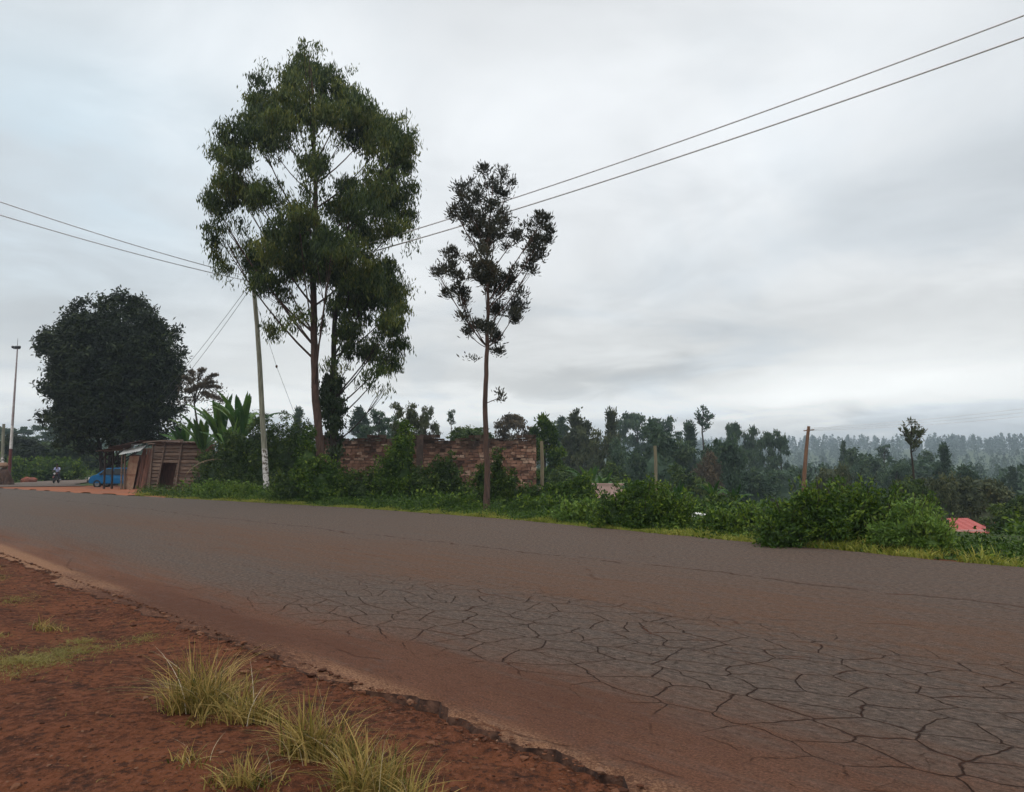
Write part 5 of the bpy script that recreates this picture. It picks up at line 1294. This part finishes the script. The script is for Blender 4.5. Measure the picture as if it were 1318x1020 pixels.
# stay
g0 = at(420, 645, YP + 1.5); g0[2] = gz(g0[0], g0[1]) - 0.05
stay = thing('stay_wire', 'stay cable with a small insulator knob bracing the power pole on its right side', 'wire', g0)
gQ = G(); s0 = P_[0]; tp = ptop + [0.1, 0, -1.0]; mid_ = at(356, 472, YP + 0.4); t = np.linspace(0, 1, 20)
add_tube(gQ, np.vstack([bez(tp, (tp + mid_) / 2, mid_, 8), bez(mid_, (mid_ + g0) / 2, g0, 8)[1:]]), 0.009, 5); obj('cable', gQ, M['wired'], stay)
gQ = G(); v, f = ico_blob(mid_, (.06, .06, .085), 2, 0); gQ.add(v, f, .5, 0, True); obj('insulator', gQ, M['ceramic'], stay)
# leaning pole at the right with three wires
b0 = at(1033, 640, 45); b0[2] = gz(b0[0], 45); rp = at(1041, 549, 45)
gQ = G(); P2 = trunk_path([b0 - [0, 0, .3], at(1034, 632, 45), at(1037, 590, 45), rp], 12, 0.01); P2[0] = [b0[0] - .1, 45, b0[2] - .3]
add_tube(gQ, P2, np.linspace(0.14, 0.085, 12), 12)
p2 = thing('leaning_pole', 'brown wooden pole leaning right, rising behind the biggest roadside bush', 'pole', b0)
obj('pole', gQ, M['polewood'], p2)
gQ = G(); add_tube(gQ, [rp + [-.3, 0, -.25], rp + [.3, 0, -.2]], 0.03, 6); obj('crossarm', gQ, M['polewood'], p2)
for k_, (yy, lb) in enumerate(((526, 'highest'), (531, 'middle'), (536, 'lowest'))):
    s = rp + [-.25 + .25 * k_, 0, -.12 - .05 * k_]; e = solve_end(s, 1318, yy, 43, 2.0, 0.45)
    wire('thin_wire', s, e, 0.45, 0.012, lb + ' of the three faint wires running right from the leaning brown pole', 'faint wires from the leaning brown pole')
for (px, y0, y1, Y, lb) in ((697, 568, 628, 52, 'thin yellowish post standing right of the ruin corner'), (843, 574, 615, 58, 'short yellowish post standing behind the rounded roadside bush')):
    b0 = at(px, 640, Y); b0[2] = gz(b0[0], Y); gQ = G(); add_tube(gQ, [b0 - [0, 0, .3], at(px + 1, (y0 + y1) / 2, Y), at(px, y0, Y)], [.13, .12, .11], 10)
    tag(obj('wooden_post', gQ, M['postwood'], origin=b0), lb, 'post', 'yellowish posts in the valley')

# ------------------------------------------------------------------ small structures
YK = 48.0
xa, xb, xm = at(763, 630, YK)[0], at(803, 630, YK)[0], at(776, 630, YK)[0]; zg = gz((xa + xb) / 2, YK)
pk = thing('pink_wall', 'low stepped pink plastered wall half hidden by the rounded roadside bush', 'wall', ((xa + xb) / 2, YK, zg))
zt1, zt2 = at(780, 624, YK)[2], at(780, 627, YK)[2]
gQ = G(); v, f = box(((xa + xb) / 2, YK, (zg - .2 + zt1) / 2), (xb - xa, 0.22, zt1 - zg + .2)); gQ.add(v, f, .2); obj('wall_panel', gQ, M['pinkwall'], pk)
gQ = G(); v, f = box(((xa + xb) / 2, YK, zt1 + .035), (xb - xa + .1, 0.30, .065)); gQ.add(v, f, .0); obj('coping', gQ, M['pinkwall'], pk)
gQ = G(); v, f = box((xb + 0.0, YK + 1.62, (zg - .3 + zt2) / 2), (0.2, 3.0, zt2 - zg + .3)); gQ.add(v, f, .6); obj('return_wall', gQ, M['pinkwall'], pk)
# pale block by the thin post
gQ = G(); c_ = at(701, 632, 46); z_ = gz(c_[0], 46)
for k_ in range(7):
    hh_ = (c_[2] + .25 - z_) / 3; v, f = box((c_[0] + (k_ % 3 - 1) * .3 + rng.normal() * .03, 46 + rng.normal() * .05, z_ + hh_ * (.5 + k_ // 3)), (.29, .3, hh_ - .01), (0, 0, rng.normal() * .1)); gQ.add(v, f, rng.uniform(0, .4))
tag(obj('block_pile', gQ, M['pinkwall'], origin=(c_[0], 46, z_)), 'small pile of pale blocks beside the thin post at the ruin corner', 'block pile')
# white sack
c_ = at(898, 671, 22.5); zg = gz(c_[0], 22.5); gQ = G()
v, f = ico_blob((0, 0, 0), (0.34, 0.22, 0.13), 4, 0.1); v = v + rng.normal(size=v.shape) * 0.006; zt_ = max(zg + .12, c_[2])
gQ.add(v + [c_[0], 22.5, zt_], f, .2, 0, True)
tag(obj('white_sack', gQ, M['white'], origin=(c_[0], 22.5, zt_ - .15)), 'crumpled white sack lying in the green gap between the two big bushes', 'sack')
# houses with red roofs
def house(pxc, ridge, w, Y, label, depth=5.0):
    T_ = at(pxc, ridge, Y); z0 = gz(T_[0], Y); W_ = w * ppm(Y); zr = T_[2]; ze = zr - W_ * 0.20
    h_ = thing('house', label, 'house', (T_[0], Y, z0), 'red-roofed houses down the slope')
    x0_, x1_ = T_[0] - W_ / 2, T_[0] + W_ / 2
    gQ = G()
    for (c, s_) in (((T_[0], Y, (z0 - .5 + ze) / 2), (W_ - .5, .2, ze - z0 + .5)), ((T_[0], Y + depth, (z0 - .5 + ze) / 2), (W_ - .5, .2, ze - z0 + .5)), ((x0_ + .3, Y + depth / 2, (z0 - .5 + ze) / 2), (.2, depth - .22, ze - z0 + .5)), ((x1_ - .3, Y + depth / 2, (z0 - .5 + ze) / 2), (.2, depth - .22, ze - z0 + .5))):
        v, f = box(c, s_); gQ.add(v, f, .4)
    for xx in (x0_ + .3, x1_ - .3):
        gQ.add([(xx, Y, ze), (xx, Y + depth, ze), (xx, Y + depth / 2, zr - .06)], [[0, 1, 2]], .4)
    obj('wall', gQ, M['pinkwall'], h_)
    for s_ in (-1, 1):
        n = 60; u = np.linspace(x0_, x1_, n); wv = .025 * np.sin(np.arange(n) * 1.9); ye = Y + depth / 2 + s_ * (depth / 2 + .4)
        V_ = np.vstack([np.stack([u, np.full(n, Y + depth / 2), zr + wv], 1), np.stack([u, np.full(n, ye), ze - .15 + wv], 1)]); k_ = np.arange(n - 1)
        f = np.stack([k_, k_ + 1, k_ + n + 1, k_ + n], -1); gQ = G(); gQ.add(np.vstack([V_, V_ - [0, 0, .02]]), np.vstack([f, f[:, ::-1] + 2 * n]), rng.uniform(.3, .6)); obj('roof_slope', gQ, M['redroof'], h_)
    for xx in (T_[0] - W_ * .25, T_[0] + W_ * .25):
        gQ = G(); v, f = box((xx, Y - .11, (z0 + ze) / 2 + .2), (.9, .06, .9)); gQ.add(v, f); obj('window', gQ, M['glass'], h_)
house(1252, 671, 56, 44, 'house with a bright red roof showing above the grass at the right')
house(1322, 676, 34, 50, 'house with a faded red roof cut by the right edge', 4.0)

# mounds at the junction
def mound(px, py, w, h, Y, label, mat, name='earth_mound', cat='mound'):
    c_ = at(px, py, Y); z_ = gz(c_[0], Y); gQ = G(); v, f = ico_blob((0, 0, 0), (w * ppm(Y) / 2, w * ppm(Y) / 2.4, h), 4, .12); v = v + rng.normal(size=v.shape) * .02
    gQ.add(v + [c_[0], Y, z_], f, .5, 0, False); return tag(obj(name, gQ, mat, origin=(c_[0], Y, z_)), label, cat)
mound(37, 618, 20, 0.6, 78, 'low red earth mound beside the side road right of the mast', M['mound'])
mound(4, 618, 26, 1.35, 67, 'dark brown earth heap at the foot of the banded mast at the left edge', plain('dark_earth', (0.10, 0.055, 0.038), (0.05, 0.03, 0.024), .95, 3, bump=.8, bd=.06), 'earth_heap', 'heap')
c_ = at(3, 599, 67); gQ = G(); v, f = ico_blob((0, 0, 0), (.5, .35, .22), 3, .15); gQ.add(v + c_, f, .2, 0, True)
tag(obj('pale_sack', gQ, M['ply'], origin=c_), 'pale sack lying on top of the dark earth heap at the left edge', 'sack')
c0 = at(40, 612, 75)
# stick fence by the side road
fe = at(88, 606, 96); fz = gz(fe[0], 96)
fence = thing('stick_fence', 'rough stick fence in front of the scrub beyond the motorcycle', 'fence', (fe[0], 96, fz))
for k_ in range(15):
    x_ = at(70 + k_ * 2.5, 600, 96)[0]; z_ = gz(x_, 96); gQ = G(); add_tube(gQ, [(x_, 96, z_ - .2), (x_ + rng.normal() * .06, 96 + rng.normal() * .1, z_ + rng.uniform(1.3, 1.9))], [.05, .035], 6); obj('stake', gQ, M['barkd'], fence)
for hz in (.6, 1.2):
    xA, xB = at(69, 600, 96)[0], at(107, 600, 96)[0]; gQ = G(); add_tube(gQ, [(xA, 95.93, gz(xA, 96) + hz), (xB, 95.93, gz(xB, 96) + hz)], .03, 6); obj('rail', gQ, M['barkd'], fence)

# ------------------------------------------------------------------ haze
gQ = G(); v, f = box((200, 1000, 30), (3200, 2400, 90)); 
v[:, 2] = np.where(v[:, 2] < 30, -16, 78); gQ.add(v, f)
m, nt = newmat('haze_air'); q = NT_(nt)
vo = q.n('VolumePrincipled'); vo.inputs['Color'].default_value = (0.74, 0.87, 1.0, 1); vo.inputs['Density'].default_value = 0.00050; vo.inputs['Anisotropy'].default_value = 0.2
q.out(vo.outputs[0], vol=True)
hz_ = obj('haze', gQ, m); hz_['kind'] = 'stuff'; hz_['label'] = 'thin pale blue morning haze lying over the valley'; hz_['category'] = 'haze'

# ------------------------------------------------------------------ sky
SUN_EL, SUN_AZ = 52, 200     # azimuth clockwise from +Y
w = bpy.data.worlds.new('World'); sc.world = w; w.use_nodes = True; nt = w.node_tree; nt.nodes.clear(); q = NT_(nt)
sky = q.n('TexSky', sky_type='NISHITA'); sky.sun_disc = False; sky.sun_elevation = R(SUN_EL); sky.sun_rotation = R(SUN_AZ); sky.air_density = 1.0; sky.dust_density = 2.0
tc = q.n('TexCoord'); D = tc.outputs['Generated']
sx = q.n('SeparateXYZ'); q.l(D, sx.inputs[0]); dz = sx.outputs[2]
zc_ = q.math('MAXIMUM', dz, 0.0); den = q.math('ADD', zc_, 0.14)
cb = q.n('CombineXYZ'); q.l(q.math('DIVIDE', sx.outputs[0], den), cb.inputs[0]); q.l(q.math('DIVIDE', sx.outputs[1], den), cb.inputs[1])
n1 = q.noise(q.scalev(cb.outputs[0], 0.9, 0.8, 1), 1.0, 5, 0.5, 0.5)
n2 = q.noise(q.scalev(cb.outputs[0], 2.2, 1.9, 1), 1.0, 5, 0.55, 0.6)
def lobe(px, py, sx_, sy_):
    p = at(px, py, 1.0) - np.array([0, 0, HCAM]); p = p / np.linalg.norm(p)
    az0, el0 = math.atan2(p[0], p[1]), p[2]
    az = q.math('ARCTAN2', sx.outputs[0], sx.outputs[1])
    wob_ = q.math('MULTIPLY', q.math('SUBTRACT', n2, 0.5), 0.25)
    u = q.math('DIVIDE', q.math('ADD', q.math('SUBTRACT', az, az0), wob_), sx_ / FPX); v_ = q.math('DIVIDE', q.math('ADD', q.math('SUBTRACT', dz, el0), q.math('MULTIPLY', wob_, 0.3)), sy_ / FPX)
    d2 = q.math('ADD', q.math('MULTIPLY', u, u), q.math('MULTIPLY', v_, v_))
    return q.math('EXPONENT', q.math('MULTIPLY', d2, -1.0))
val = q.math('ADD', 0.90, q.math('MULTIPLY', q.math('SUBTRACT', n1, 0.5), 0.72))
val = q.math('ADD', val, q.math('MULTIPLY', q.math('SUBTRACT', n2, 0.5), 0.34))
for (px, py, a_, b_, am) in ((760, 492, 200, 24, -0.17), (1240, 385, 220, 40, -0.07), (1060, 300, 60, 40, -0.03), (800, 440, 420, 40, -0.06), (430, 60, 300, 90, 0.08), (1000, 150, 320, 110, 0.07), (1150, 480, 300, 40, 0.12), (700, 525, 900, 26, 0.17), (180, 520, 300, 40, 0.03), (60, 400, 240, 60, -0.09), (1000, 330, 200, 60, 0.03), (650, 30, 200, 60, -0.08), (60, 60, 200, 70, -0.05), (1260, 180, 120, 110, -0.05)):
    val = q.math('ADD', val, q.math('MULTIPLY', lobe(px, py, a_, b_), am * 1.6))
val = q.math('MULTIPLY', val, q.ms(dz, 0.56, 0.95, 1.0, 1.75))
cc = q.mix(q.ms(dz, 0.0, 0.35), (1.0, 1.0, 0.965), (0.965, 0.995, 1.015))
blue_ = q.math('MULTIPLY', lobe(60, 210, 260, 150), 0.85)
cc = q.mix(blue_, cc, (0.78, 0.95, 1.06)); cc = q.mix(q.ms(n1, 0.52, 0.35, 0, 0.7), cc, (0.91, 0.98, 1.03))
ct = q.n('VectorMath', operation='SCALE'); q.l(cc, ct.inputs[0]); q.l(val, ct.inputs['Scale'])
b1 = q.n('Background'); q.l(sky.outputs[0], b1.inputs[0]); b1.inputs[1].default_value = 0.09
b2 = q.n('Background'); q.l(ct.outputs[0], b2.inputs[0]); b2.inputs[1].default_value = 1.0
mx = q.n('MixShader'); mx.inputs[0].default_value = 0.93; q.l(b1.outputs[0], mx.inputs[1]); q.l(b2.outputs[0], mx.inputs[2])
wo = q.n('OutputWorld'); q.l(mx.outputs[0], wo.inputs[0])

sl = bpy.data.lights.new('sun', 'SUN'); sl.energy = 0.8; sl.angle = R(22); sl.color = (1.0, 0.97, 0.92)
so = bpy.data.objects.new('sun', sl); COL.objects.link(so)
az, el = R(SUN_AZ), R(SUN_EL); sd_ = Vector((math.sin(az) * math.cos(el), math.cos(az) * math.cos(el), math.sin(el)))
so.rotation_euler = sd_.to_track_quat('Z', 'Y').to_euler(); so.location = (0, -10, 60)

# ------------------------------------------------------------------ camera and render settings
cd = bpy.data.cameras.new('camera'); cam = bpy.data.objects.new('camera', cd); COL.objects.link(cam)
cam.location = (0, 0, HCAM); cam.rotation_euler = (R(90) + PITCH, 0, 0)
cd.sensor_width = 36; cd.lens = 36 * FPX / 1318; cd.clip_end = 6000; cd.clip_start = 0.05
sc.camera = cam
sc.view_settings.view_transform = 'Standard'; sc.view_settings.look = 'None'; sc.view_settings.exposure = 0.0; sc.view_settings.gamma = 1
sc.render.engine = 'CYCLES'
cy = sc.cycles; cy.use_denoising = True; cy.max_bounces = 4; cy.diffuse_bounces = 2; cy.glossy_bounces = 1; cy.transmission_bounces = 2; cy.volume_bounces = 0; cy.transparent_max_bounces = 4
cy.use_adaptive_sampling = True; cy.adaptive_threshold = 0.02
